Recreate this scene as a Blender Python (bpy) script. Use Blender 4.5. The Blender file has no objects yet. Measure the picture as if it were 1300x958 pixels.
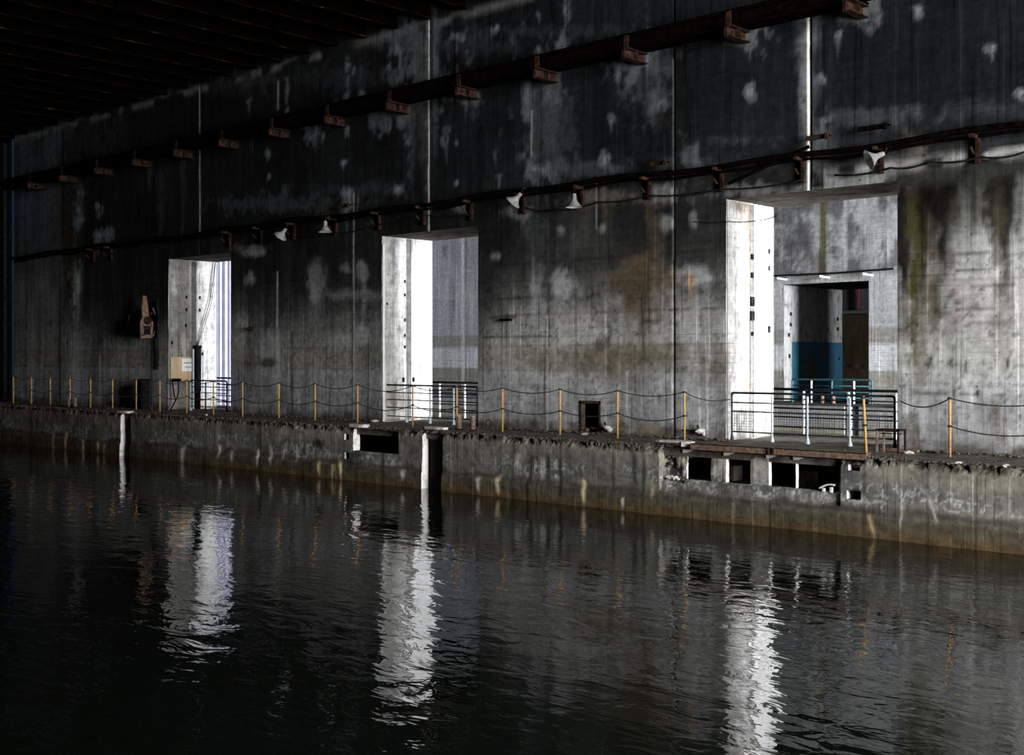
import bpy, math, random
import numpy as np
from mathutils import Vector, Matrix

random.seed(7)
rng = np.random.default_rng(11)
scene = bpy.context.scene
COL = scene.collection
PI = math.pi

# ------------------------------------------------------------------ camera frame
F = 1512.0                      # focal length in pixels of a 1300 px wide frame
CX, HY, EYE = 650.0, 455.0, 1.6 # principal column, horizon row, eye height above the quay
TH = math.radians(43.12)
S, C = math.sin(TH), math.cos(TH)

def at(px, py, Y):
    """point on the plane Y (a wall plane) seen at a pixel of the photo"""
    u = px - CX
    dx, dy = -S*F + C*u, C*F + S*u
    t = Y/dy
    return Vector((dx*t, Y, EYE + (HY-py)*t))
def xat(px, Y): return at(px, HY, Y).x
def zat(px, py, Y): return at(px, py, Y).z
def proj(X, Y, Z):
    d = -X*S + Y*C
    return CX + F*(X*C + Y*S)/d, HY - F*(Z-EYE)/d

# ------------------------------------------------------------------ noise helpers
_L = rng.random((256, 256)).astype(np.float64)
def vnoise(x, y):
    xi, yi = np.floor(x).astype(int), np.floor(y).astype(int)
    fx, fy = x-xi, y-yi
    fx, fy = fx*fx*(3-2*fx), fy*fy*(3-2*fy)
    g = lambda a, b: _L[a & 255, b & 255]
    return (g(xi,yi)*(1-fx)+g(xi+1,yi)*fx)*(1-fy) + (g(xi,yi+1)*(1-fx)+g(xi+1,yi+1)*fx)*fy
def fbm(x, y, o=4):
    s, a, t = 0, .5, 0
    for k in range(o):
        s = s + a*vnoise(x*2**k + 17*k, y*2**k + 31*k); t += a; a *= .55
    return s/t
def sstep(a, b, x):
    t = np.clip((x-a)/(b-a), 0, 1); return t*t*(3-2*t)

# ------------------------------------------------------------------ objects
def tag(o, label=None, cat=None, group=None, kind=None):
    if label: o['label'] = label
    if cat: o['category'] = cat
    if group: o['group'] = group
    if kind: o['kind'] = kind
    return o
def empty(name, loc=(0,0,0), rz=0, **k):
    o = bpy.data.objects.new(name, None); COL.objects.link(o)
    o.empty_display_size = .1
    o.location = loc; o.rotation_euler = (0,0,rz)
    return tag(o, **k)

class MB:
    def __init__(s): s.v, s.f, s.m = [], [], []
    def add(s, vs, fs, mi=0):
        n = len(s.v); s.v += [tuple(v) for v in vs]
        s.f += [tuple(i+n for i in f) for f in fs]; s.m += [mi]*len(fs); return s
    def box(s, a, b, mi=0, M=None):
        x0,y0,z0 = [min(p,q) for p,q in zip(a,b)]; x1,y1,z1 = [max(p,q) for p,q in zip(a,b)]
        vs = [Vector(p) for p in ((x0,y0,z0),(x1,y0,z0),(x1,y1,z0),(x0,y1,z0),(x0,y0,z1),(x1,y0,z1),(x1,y1,z1),(x0,y1,z1))]
        if M is not None: vs = [M @ v for v in vs]
        return s.add(vs, ((0,3,2,1),(4,5,6,7),(0,1,5,4),(1,2,6,5),(2,3,7,6),(3,0,4,7)), mi)
    def tube(s, pts, r, n=10, mi=0, cap=True):
        pts = [Vector(p) for p in pts]; rs = r if isinstance(r, (list,tuple)) else [r]*len(pts)
        rings = []
        t = (pts[1]-pts[0]).normalized()
        up = Vector((0,0,1)) if abs(t.z) < .9 else Vector((1,0,0))
        a = t.cross(up).normalized()
        for i, p in enumerate(pts):
            if i == 0: t = (pts[1]-pts[0])
            elif i == len(pts)-1: t = pts[i]-pts[i-1]
            else: t = (pts[i+1]-pts[i-1])
            t.normalize(); a = (a - t*a.dot(t)).normalized(); b = t.cross(a)
            rings.append([p + (a*math.cos(2*PI*k/n) + b*math.sin(2*PI*k/n))*rs[i] for k in range(n)])
        vs = [v for R in rings for v in R]; fs = []
        for i in range(len(rings)-1):
            for k in range(n):
                k2 = (k+1) % n
                fs.append((i*n+k, i*n+k2, (i+1)*n+k2, (i+1)*n+k))
        if cap:
            fs.append(tuple(reversed(range(n)))); fs.append(tuple((len(rings)-1)*n+k for k in range(n)))
        return s.add(vs, fs, mi)
    def lathe(s, prof, n=24, M=None, mi=0):
        """prof list of (r,z)"""
        vs, fs = [], []
        for r, z in prof:
            for k in range(n):
                v = Vector((r*math.cos(2*PI*k/n), r*math.sin(2*PI*k/n), z))
                vs.append(M @ v if M is not None else v)
        for i in range(len(prof)-1):
            for k in range(n):
                k2 = (k+1) % n
                fs.append((i*n+k, i*n+k2, (i+1)*n+k2, (i+1)*n+k))
        return s.add(vs, fs, mi)
    def prism(s, poly, y0, y1, mi=0, axis='Y'):
        """extrude polygon (a,b) along axis"""
        n = len(poly)
        def P(a, b, c):
            return (a, c, b) if axis == 'Y' else ((c, a, b) if axis == 'X' else (a, b, c))
        vs = [P(a,b,y0) for a,b in poly] + [P(a,b,y1) for a,b in poly]
        fs = [tuple(range(n)), tuple(reversed(range(n, 2*n)))]
        fs += [(i, i+n, (i+1)%n+n, (i+1)%n) for i in range(n)]
        return s.add(vs, fs, mi)
    def stone(s, c, r, flat=.6, mi=0):
        g = (1+5**.5)/2
        V = [(-1,g,0),(1,g,0),(-1,-g,0),(1,-g,0),(0,-1,g),(0,1,g),(0,-1,-g),(0,1,-g),(g,0,-1),(g,0,1),(-g,0,-1),(-g,0,1)]
        Fc = [(0,11,5),(0,5,1),(0,1,7),(0,7,10),(0,10,11),(1,5,9),(5,11,4),(11,10,2),(10,7,6),(7,1,8),(3,9,4),(3,4,2),(3,2,6),(3,6,8),(3,8,9),(4,9,5),(2,4,11),(6,2,10),(8,6,7),(9,8,1)]
        R = Matrix.Rotation(random.uniform(0,6.3), 3, Vector((random.random()-.5, random.random()-.5, random.random()-.5)).normalized())
        k = (random.uniform(.6,1.4), random.uniform(.6,1.3), random.uniform(.5,1))
        vs = []
        for v in V:
            v = Vector(v)/1.9*random.uniform(.75,1.15)
            v = R @ Vector((v.x*k[0], v.y*k[1], v.z*k[2]))
            vs.append(Vector(c) + Vector((v.x*r, v.y*r, v.z*r*flat)))
        return s.add(vs, Fc, mi)
    def build(s, name, mats, parent=None, smooth=False, **k):
        me = bpy.data.meshes.new(name); me.from_pydata(s.v, [], s.f); 
        mats = mats if isinstance(mats, (list,tuple)) else [mats]
        for m in mats: me.materials.append(m)
        if len(mats) > 1: me.polygons.foreach_set('material_index', s.m)
        if smooth: me.polygons.foreach_set('use_smooth', [True]*len(me.polygons))
        me.update()
        o = bpy.data.objects.new(name, me); COL.objects.link(o)
        if parent is not None:
            o.parent = parent; o.matrix_parent_inverse = Matrix.Identity(4)
        return tag(o, **k)

def rebase(o):
    """move a one-mesh thing's origin to the base of its mesh"""
    me = o.data; n = len(me.vertices); a = np.empty(n*3); me.vertices.foreach_get('co', a); a = a.reshape(-1,3)
    c = np.array([(a[:,0].min()+a[:,0].max())/2, (a[:,1].min()+a[:,1].max())/2, a[:,2].min()])
    me.vertices.foreach_set('co', (a-c).ravel()); o.location = Vector(c) + o.location; me.update(); return o

# ------------------------------------------------------------------ materials
def new_mat(name):
    m = bpy.data.materials.new(name); m.use_nodes = True
    nt = m.node_tree; b = nt.nodes['Principled BSDF']; return m, nt, b
def N(nt, t, **k):
    n = nt.nodes.new(t)
    for a, v in k.items():
        if a in n.inputs.keys() if isinstance(a, str) else False: n.inputs[a].default_value = v
        else: setattr(n, a, v)
    return n
def lk(nt, a, b): nt.links.new(a, b)

def noisy(name, c1, c2, scale=6, rough=.85, metal=0, bump=.3, stretch=(1,1,1), c3=None, lo=.35, hi=.65, bdist=.01, scale2=None):
    m, nt, b = new_mat(name)
    tc = N(nt, 'ShaderNodeTexCoord'); mp = N(nt, 'ShaderNodeMapping'); mp.inputs['Scale'].default_value = stretch
    g = N(nt, 'ShaderNodeNewGeometry')
    lk(nt, g.outputs['Position'], mp.inputs['Vector'])
    no = N(nt, 'ShaderNodeTexNoise'); no.inputs['Scale'].default_value = scale; no.inputs['Detail'].default_value = 6; no.inputs['Roughness'].default_value = .65
    lk(nt, mp.outputs[0], no.inputs['Vector'])
    cr = N(nt, 'ShaderNodeValToRGB'); e = cr.color_ramp.elements
    e[0].position, e[1].position = lo, hi; e[0].color = (*c1,1); e[1].color = (*c2,1)
    if c3:
        q = cr.color_ramp.elements.new((lo+hi)/2); q.color = (*c3,1)
    lk(nt, no.outputs['Fac'], cr.inputs[0]); lk(nt, cr.outputs[0], b.inputs['Base Color'])
    b.inputs['Roughness'].default_value = rough; b.inputs['Metallic'].default_value = metal
    b.inputs['Specular IOR Level'].default_value = .1
    n2 = N(nt, 'ShaderNodeTexNoise'); n2.inputs['Scale'].default_value = scale2 or scale*5; n2.inputs['Detail'].default_value = 4
    lk(nt, g.outputs['Position'], n2.inputs['Vector'])
    bu = N(nt, 'ShaderNodeBump'); bu.inputs['Strength'].default_value = bump; bu.inputs['Distance'].default_value = bdist
    lk(nt, n2.outputs['Fac'], bu.inputs['Height']); lk(nt, bu.outputs[0], b.inputs['Normal'])
    return m

def weathered(name, boards=.16, contrast=1.0, bdist=.012, vert=0):
    """concrete: stain colours from the 'weathering' attribute, grain, pores and board marks from nodes"""
    m, nt, b = new_mat(name)
    at_ = N(nt, 'ShaderNodeAttribute'); at_.attribute_name = 'weathering_and_light'
    g = N(nt, 'ShaderNodeNewGeometry')
    # streaks running down
    mp = N(nt, 'ShaderNodeMapping'); mp.inputs['Scale'].default_value = (5, 5, .35); lk(nt, g.outputs['Position'], mp.inputs['Vector'])
    ns = N(nt, 'ShaderNodeTexNoise'); ns.inputs['Scale'].default_value = 1; ns.inputs['Detail'].default_value = 6; ns.inputs['Roughness'].default_value = .7
    lk(nt, mp.outputs[0], ns.inputs['Vector'])
    # boards: long horizontal grain
    mb = N(nt, 'ShaderNodeMapping'); mb.inputs['Scale'].default_value = (.7, .7, 9); lk(nt, g.outputs['Position'], mb.inputs['Vector'])
    nb = N(nt, 'ShaderNodeTexNoise'); nb.inputs['Scale'].default_value = 1; nb.inputs['Detail'].default_value = 5; nb.inputs['Roughness'].default_value = .6
    lk(nt, mb.outputs[0], nb.inputs['Vector'])
    # blotches and pores
    nf = N(nt, 'ShaderNodeTexNoise'); nf.inputs['Scale'].default_value = 7; nf.inputs['Detail'].default_value = 10; nf.inputs['Roughness'].default_value = .75
    lk(nt, g.outputs['Position'], nf.inputs['Vector'])
    def mr(src, a, b_, c, d):
        n = N(nt, 'ShaderNodeMapRange'); n.inputs[1].default_value=a; n.inputs[2].default_value=b_; n.inputs[3].default_value=c; n.inputs[4].default_value=d
        lk(nt, src, n.inputs[0]); return n.outputs[0]
    def mul(a, b_):
        n = N(nt, 'ShaderNodeMath', operation='MULTIPLY'); lk(nt, a, n.inputs[0])
        if isinstance(b_, (int,float)): n.inputs[1].default_value = b_
        else: lk(nt, b_, n.inputs[1])
        return n.outputs[0]
    k = contrast
    v = mul(mul(mr(ns.outputs['Fac'], .3, .7, 1-.20*k, 1+.20*k), mr(nb.outputs['Fac'], .3, .7, 1-.10*k, 1+.10*k)), mr(nf.outputs['Fac'], .3, .7, 1-.34*k, 1+.34*k))
    mt = N(nt, 'ShaderNodeMapping'); mt.inputs['Scale'].default_value = (14, 14, .3); lk(nt, g.outputs['Position'], mt.inputs['Vector'])
    n5 = N(nt, 'ShaderNodeTexNoise'); n5.inputs['Scale'].default_value = 1; n5.inputs['Detail'].default_value = 3; lk(nt, mt.outputs[0], n5.inputs['Vector'])
    v = mul(v, mr(n5.outputs['Fac'], .60, .72, 1, 1+.55*k)); v = mul(v, mr(n5.outputs['Fac'], .28, .40, 1-.45*k, 1))
    n6 = N(nt, 'ShaderNodeTexNoise'); n6.inputs['Scale'].default_value = 13; n6.inputs['Detail'].default_value = 5; n6.inputs['Roughness'].default_value = .6; lk(nt, g.outputs['Position'], n6.inputs['Vector'])
    v = mul(v, mr(n6.outputs['Fac'], .29, .37, .35, 1)); v = mul(v, mr(n6.outputs['Fac'], .66, .74, 1, 1.5))
    # board joints: thin dark lines every `boards` metres
    sx = N(nt, 'ShaderNodeSeparateXYZ'); lk(nt, g.outputs['Position'], sx.inputs[0])
    def line(axis, period, width):
        d = N(nt, 'ShaderNodeMath', operation='DIVIDE'); d.inputs[1].default_value = period
        wob = N(nt, 'ShaderNodeMath', operation='MULTIPLY_ADD'); wob.inputs[1].default_value = .02
        lk(nt, ns.outputs['Fac'], wob.inputs[0]); lk(nt, sx.outputs[axis], wob.inputs[2])
        lk(nt, wob.outputs[0], d.inputs[0])
        fr = N(nt, 'ShaderNodeMath', operation='FRACT'); lk(nt, d.outputs[0], fr.inputs[0])
        return mr(fr.outputs[0], 0, width/period, 0, 1)
    lb = line('Z', boards, .02)
    nl = N(nt, 'ShaderNodeTexNoise'); nl.inputs['Scale'].default_value = .8; nl.inputs['Detail'].default_value = 3; lk(nt, g.outputs['Position'], nl.inputs['Vector'])
    amt = mr(nl.outputs['Fac'], .48, .68, 0, .6)
    inv = N(nt, 'ShaderNodeMath', operation='SUBTRACT'); inv.inputs[0].default_value = 1; lk(nt, lb, inv.inputs[1])
    dk = mul(inv.outputs[0], amt)
    one = N(nt, 'ShaderNodeMath', operation='SUBTRACT'); one.inputs[0].default_value = 1; lk(nt, dk, one.inputs[1])
    v = mul(v, one.outputs[0])
    vm = N(nt, 'ShaderNodeVectorMath', operation='SCALE'); lk(nt, at_.outputs['Color'], vm.inputs[0]); lk(nt, v, vm.inputs['Scale'])
    lk(nt, vm.outputs[0], b.inputs['Base Color'])
    b.inputs['Roughness'].default_value = 1; b.inputs['Specular IOR Level'].default_value = .03
    bu = N(nt, 'ShaderNodeBump'); bu.inputs['Strength'].default_value = .5; bu.inputs['Distance'].default_value = bdist*.45
    lk(nt, v, bu.inputs['Height']); lk(nt, bu.outputs[0], b.inputs['Normal'])
    return m

M_wall = weathered('weathered_concrete', .19, 1.2)
M_quay = weathered('wet_quay_concrete', .6, 1.1, .02)
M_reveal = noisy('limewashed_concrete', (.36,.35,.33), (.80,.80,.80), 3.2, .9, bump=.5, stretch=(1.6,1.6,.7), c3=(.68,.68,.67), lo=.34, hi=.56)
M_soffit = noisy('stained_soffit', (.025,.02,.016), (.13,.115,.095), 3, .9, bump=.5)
M_white = noisy('flaking_whitewash', (.35,.33,.30), (.74,.74,.73), 6, .85, bump=.4, lo=.3, hi=.5)
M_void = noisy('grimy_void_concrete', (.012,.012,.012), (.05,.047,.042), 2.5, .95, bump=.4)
M_deck = noisy('dirty_deck_concrete', (.05,.045,.038), (.17,.155,.135), 3, .95, bump=.8, scale2=40, bdist=.02)
M_rubble = noisy('rubble', (.022,.019,.016), (.15,.13,.11), 9, .95, bump=.5)
M_pale_stone = noisy('pale_stone', (.3,.29,.27), (.75,.74,.72), 12, .9, bump=.5)
M_rust = noisy('rusty_steel', (.007,.004,.003), (.055,.026,.017), 9, .9, bump=.4, c3=(.022,.011,.008))
M_rustpale = noisy('dusty_rust', (.09,.055,.042), (.25,.17,.135), 14, .85, bump=.4)
M_darksteel = noisy('blackened_steel', (.0015,.001,.001), (.007,.004,.0035), 7, .75, bump=.4)
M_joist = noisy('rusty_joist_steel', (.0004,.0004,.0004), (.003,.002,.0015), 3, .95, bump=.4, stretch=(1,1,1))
M_lip = noisy('rust_streaked_flange', (.002,.001,.001), (.14,.08,.045), 1.6, .9, lo=.45, hi=.78, c3=(.016,.007,.004))
M_lining = noisy('shaded_limewash', (.06,.06,.06), (.24,.24,.24), 3, .9, bump=.3, stretch=(1.6,1.6,.7), c3=(.19,.19,.19), lo=.34, hi=.56)  # darker copy of the limewash; passage shade put into its colour
M_fardeck = noisy('dark_far_deck', (.012,.012,.012), (.05,.047,.043), 2, .95)
M_hatch = noisy('dark_rusty_frame', (.02,.014,.010), (.09,.06,.045), 14, .8)
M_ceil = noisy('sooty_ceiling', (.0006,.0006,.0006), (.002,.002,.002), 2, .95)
M_galv = noisy('galvanised_tube', (.34,.40,.43), (.52,.58,.62), 12, .5, bump=.1, metal=.2)
M_teal = noisy('teal_painted_tube', (.02,.07,.09), (.05,.12,.15), 12, .5, bump=.1)
M_railwhite = noisy('white_painted_tube', (.6,.64,.7), (.8,.84,.88), 12, .5, bump=.1)
M_railshade = noisy('shaded_rail_tube', (.01,.014,.022), (.03,.04,.05), 12, .5, bump=.1)  # same tube as the pale posts; grazing-light darkness put into the colour
M_yellow = noisy('yellow_post_paint', (.25,.13,.05), (.50,.31,.11), 22, .6, bump=.2, lo=.3, hi=.5)
M_chain = noisy('dark_chain_steel', (.02,.022,.025), (.07,.075,.08), 30, .6, bump=.2, metal=.3)
M_black = noisy('black_rubber', (.004,.004,.005), (.02,.02,.022), 8, .6, bump=.2)
M_enamel = noisy('grey_enamel_shade', (.14,.145,.145), (.30,.305,.305), 10, .45, bump=.1)
M_enamelw = noisy('white_enamel', (.7,.7,.7), (.86,.86,.86), 10, .35, bump=.05)
M_tan = noisy('tan_board', (.42,.30,.19), (.58,.43,.29), 5, .85, bump=.1, stretch=(1,1,.3))
M_paper = noisy('white_notice', (.78,.78,.78), (.88,.88,.88), 10, .7, bump=.02)
M_ink = noisy('printed_ink', (.03,.03,.035), (.06,.06,.065), 10, .8, bump=0)
M_lav = noisy('lavender_sheet', (.13,.13,.24), (.18,.18,.31), 2, .6, bump=.05)
M_sheetw = noisy('white_sheet', (.50,.50,.54), (.60,.60,.65), 2, .8, bump=.05)
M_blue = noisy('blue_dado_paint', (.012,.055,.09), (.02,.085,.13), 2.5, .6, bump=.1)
M_brown = noisy('brown_shutter', (.10,.075,.045), (.20,.155,.10), 1.6, .85, bump=.2, stretch=(2,2,.5))
M_slotfill = noisy('black_slot_fill', (.006,.005,.004), (.025,.02,.015), 6, .85, bump=.6, stretch=(6,6,.5))

for m_ in (M_joist, M_ceil, M_darksteel, M_black, M_void, M_lip):
    m_.node_tree.nodes['Principled BSDF'].inputs['Specular IOR Level'].default_value = 0.0
# water
M_water, nt, b = new_mat('pen_water')
b.inputs['Base Color'].default_value = (.0035,.0050,.0038,1); b.inputs['Roughness'].default_value = .015; b.inputs['IOR'].default_value = 1.333
g = N(nt, 'ShaderNodeNewGeometry')
mp = N(nt, 'ShaderNodeMapping'); mp.inputs['Rotation'].default_value = (0,0,math.radians(18)); mp.inputs['Scale'].default_value = (.8, 1.5, 1)
lk(nt, g.outputs['Position'], mp.inputs['Vector'])
n1 = N(nt, 'ShaderNodeTexNoise'); n1.inputs['Scale'].default_value = 2.1; n1.inputs['Detail'].default_value = 3; n1.inputs['Roughness'].default_value = .5; n1.inputs['Distortion'].default_value = .6
n2 = N(nt, 'ShaderNodeTexNoise'); n2.inputs['Scale'].default_value = 7; n2.inputs['Detail'].default_value = 2
n3 = N(nt, 'ShaderNodeTexNoise'); n3.inputs['Scale'].default_value = .25; n3.inputs['Detail'].default_value = 2
for n_ in (n1, n2): lk(nt, mp.outputs[0], n_.inputs['Vector'])
lk(nt, g.outputs['Position'], n3.inputs['Vector'])
m1 = N(nt, 'ShaderNodeMath', operation='MULTIPLY_ADD'); m1.inputs[1].default_value = .10
lk(nt, n2.outputs['Fac'], m1.inputs[0]); lk(nt, n1.outputs['Fac'], m1.inputs[2])
pr = N(nt, 'ShaderNodeMapRange'); pr.inputs[1].default_value=.35; pr.inputs[2].default_value=.65; pr.inputs[3].default_value=.45; pr.inputs[4].default_value=1.0
lk(nt, n3.outputs['Fac'], pr.inputs[0])
m2 = N(nt, 'ShaderNodeMath', operation='MULTIPLY'); lk(nt, m1.outputs[0], m2.inputs[0]); lk(nt, pr.outputs[0], m2.inputs[1])
bu = N(nt, 'ShaderNodeBump'); bu.inputs['Strength'].default_value = 1; bu.inputs['Distance'].default_value = .0155
lk(nt, m2.outputs[0], bu.inputs['Height']); lk(nt, bu.outputs[0], b.inputs['Normal'])

# ------------------------------------------------------------------ main levels
YW, TW = 19.9, 1.73          # long wall: face and thickness
YQ = 17.7                    # quay edge
ZW = -1.25                   # water
ZT = 10.25                   # top of the wall / ceiling slab
ZJ = 9.87                    # underside of the joists
XL, XR = -44.3, 15.0
D = [(xat(214,YW), xat(293,YW)), (xat(485,YW), xat(607,YW)), (xat(922,YW), xat(1139.5,YW))]
DTOP = 4.72

def lines(a, b, step, snaps, coarse_from=None, coarse=1.0):
    xs = list(np.arange(a, b if coarse_from is None else coarse_from, step))
    if coarse_from is not None: xs += list(np.arange(coarse_from, b, coarse))
    xs.append(b)
    for s_ in snaps: xs = [x for x in xs if abs(x-s_) > step*.45]
    xs += snaps
    return np.array(sorted(set(xs)))

def grid_wall(name, xs, zs, Y0, T, holes, colour, disp=None, mats=None, skip=(), back=True, hmat=1, **k):
    """vertical slab with rectangular holes; front at Y0 facing -Y, 'weathering' colours per vertex"""
    nx, nz = len(xs), len(zs)
    X, Z = np.meshgrid(xs, zs, indexing='ij')
    Y = np.full_like(X, Y0)
    if disp is not None: Y = Y + disp(X, Z)
    inside = np.zeros((nx-1, nz-1), bool)
    xc, zc = (xs[:-1]+xs[1:])/2, (zs[:-1]+zs[1:])/2
    for (a, b_, c, d) in holes:
        inside |= ((xc[:,None] > a) & (xc[:,None] < b_) & (zc[None,:] > c) & (zc[None,:] < d))
    vs = np.stack([X, Y, Z], -1).reshape(-1, 3)
    vb = np.stack([X, np.full_like(X, Y0+T), Z], -1).reshape(-1, 3)
    n = nx*nz; idx = lambda i, j: i*nz+j
    fs, ms = [], []
    for i in range(nx-1):
        for j in range(nz-1):
            if inside[i,j]: continue
            a, b_, c, d = idx(i,j), idx(i+1,j), idx(i+1,j+1), idx(i,j+1)
            fs.append((a,b_,c,d)); ms.append(0)
            if back: fs.append((d+n,c+n,b_+n,a+n)); ms.append(0)
            for (di, dj, p, q) in ((-1,0,d,a),(1,0,b_,c),(0,-1,a,b_),(0,1,c,d)):
                ii, jj = i+di, j+dj
                if 0 <= ii < nx-1 and 0 <= jj < nz-1:
                    if inside[ii,jj]:
                        if (di == -1 and 'right' in skip) or (di == 1 and 'left' in skip): pass
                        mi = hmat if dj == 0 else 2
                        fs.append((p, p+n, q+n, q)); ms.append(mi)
                else:
                    fs.append((p, p+n, q+n, q)); ms.append(0)
    me = bpy.data.meshes.new(name); me.from_pydata(np.concatenate([vs, vb]).tolist(), [], fs)
    for m in (mats or [M_wall, M_reveal, M_soffit]): me.materials.append(m)
    me.polygons.foreach_set('material_index', ms)
    col = colour(X, Z); col = np.concatenate([col.reshape(-1,3), np.ones((n,1))], 1)
    colb = np.tile(np.array([.09,.09,.09,1.]), (n,1))
    ca = me.color_attributes.new('weathering_and_light', 'FLOAT_COLOR', 'POINT')
    ca.data.foreach_set('color', np.concatenate([col, colb]).astype(np.float32).ravel())
    me.update()
    o = bpy.data.objects.new(name, me); COL.objects.link(o)
    return tag(o, **k)

# ------------------------------------------------------------------ stain and light painting
class Paint:
    def __init__(s, X, Z, Y, base, U=None):
        s.px, s.py = proj(X, Y, Z)
        X = X if U is None else U
        s.X, s.Z = X, Z; pass
        s.c = np.empty(X.shape+(3,)); s.c[:] = base
        s.w = fbm(X*2.2+5, Z*2.2, 4)-.5
        s.w2 = fbm(X*7+9, Z*5+3, 3)-.5
    def mix(s, col, a):
        a = np.clip(a, 0, 1)[...,None]; s.c = s.c*(1-a) + np.array(col)*a
    def mul(s, k, a):
        a = np.clip(a, 0, 1)[...,None]; s.c = s.c*(1-a + a*np.array(k))
    def blob(s, x, y, rx, ry, col=(.42,.45,.49), a=1., hard=1.6, rough=1.):
        m = (abs(s.px-x) < rx*3) & (abs(s.py-y) < ry*3)
        if not m.any(): return
        d = np.sqrt(((s.px-x)/rx)**2 + ((s.py-y)/ry)**2) + (s.w*1.3+s.w2*1.2)*rough
        s.mix(col, a*(1-sstep(.55, .55+hard*.6, d)))
    def drip(s, x, y0, y1, w, col=(.42,.45,.49), a=1., slant=0):
        t = (s.py-y0)/(y1-y0)
        xx = x + slant*t + s.w*w*1.6 + s.w2*w*1.2
        g = np.exp(-((s.px-xx)/(w*(1.15-.5*np.clip(t,0,1))))**2) * sstep(-.06, .16, t + s.w2*.3) * (1-sstep(.35, 1.05, t + s.w2*.6 + s.w*.3))
        s.mix(col, a*g*(.6+.8*(vnoise(s.X*9, s.Z*2.2))))
    def vline(s, x, y0, y1, w, col, a=1.):
        m = (s.py > y0) & (s.py < y1)
        s.mix(col, a*np.exp(-((s.px-x)/w)**2)*m)

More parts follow.
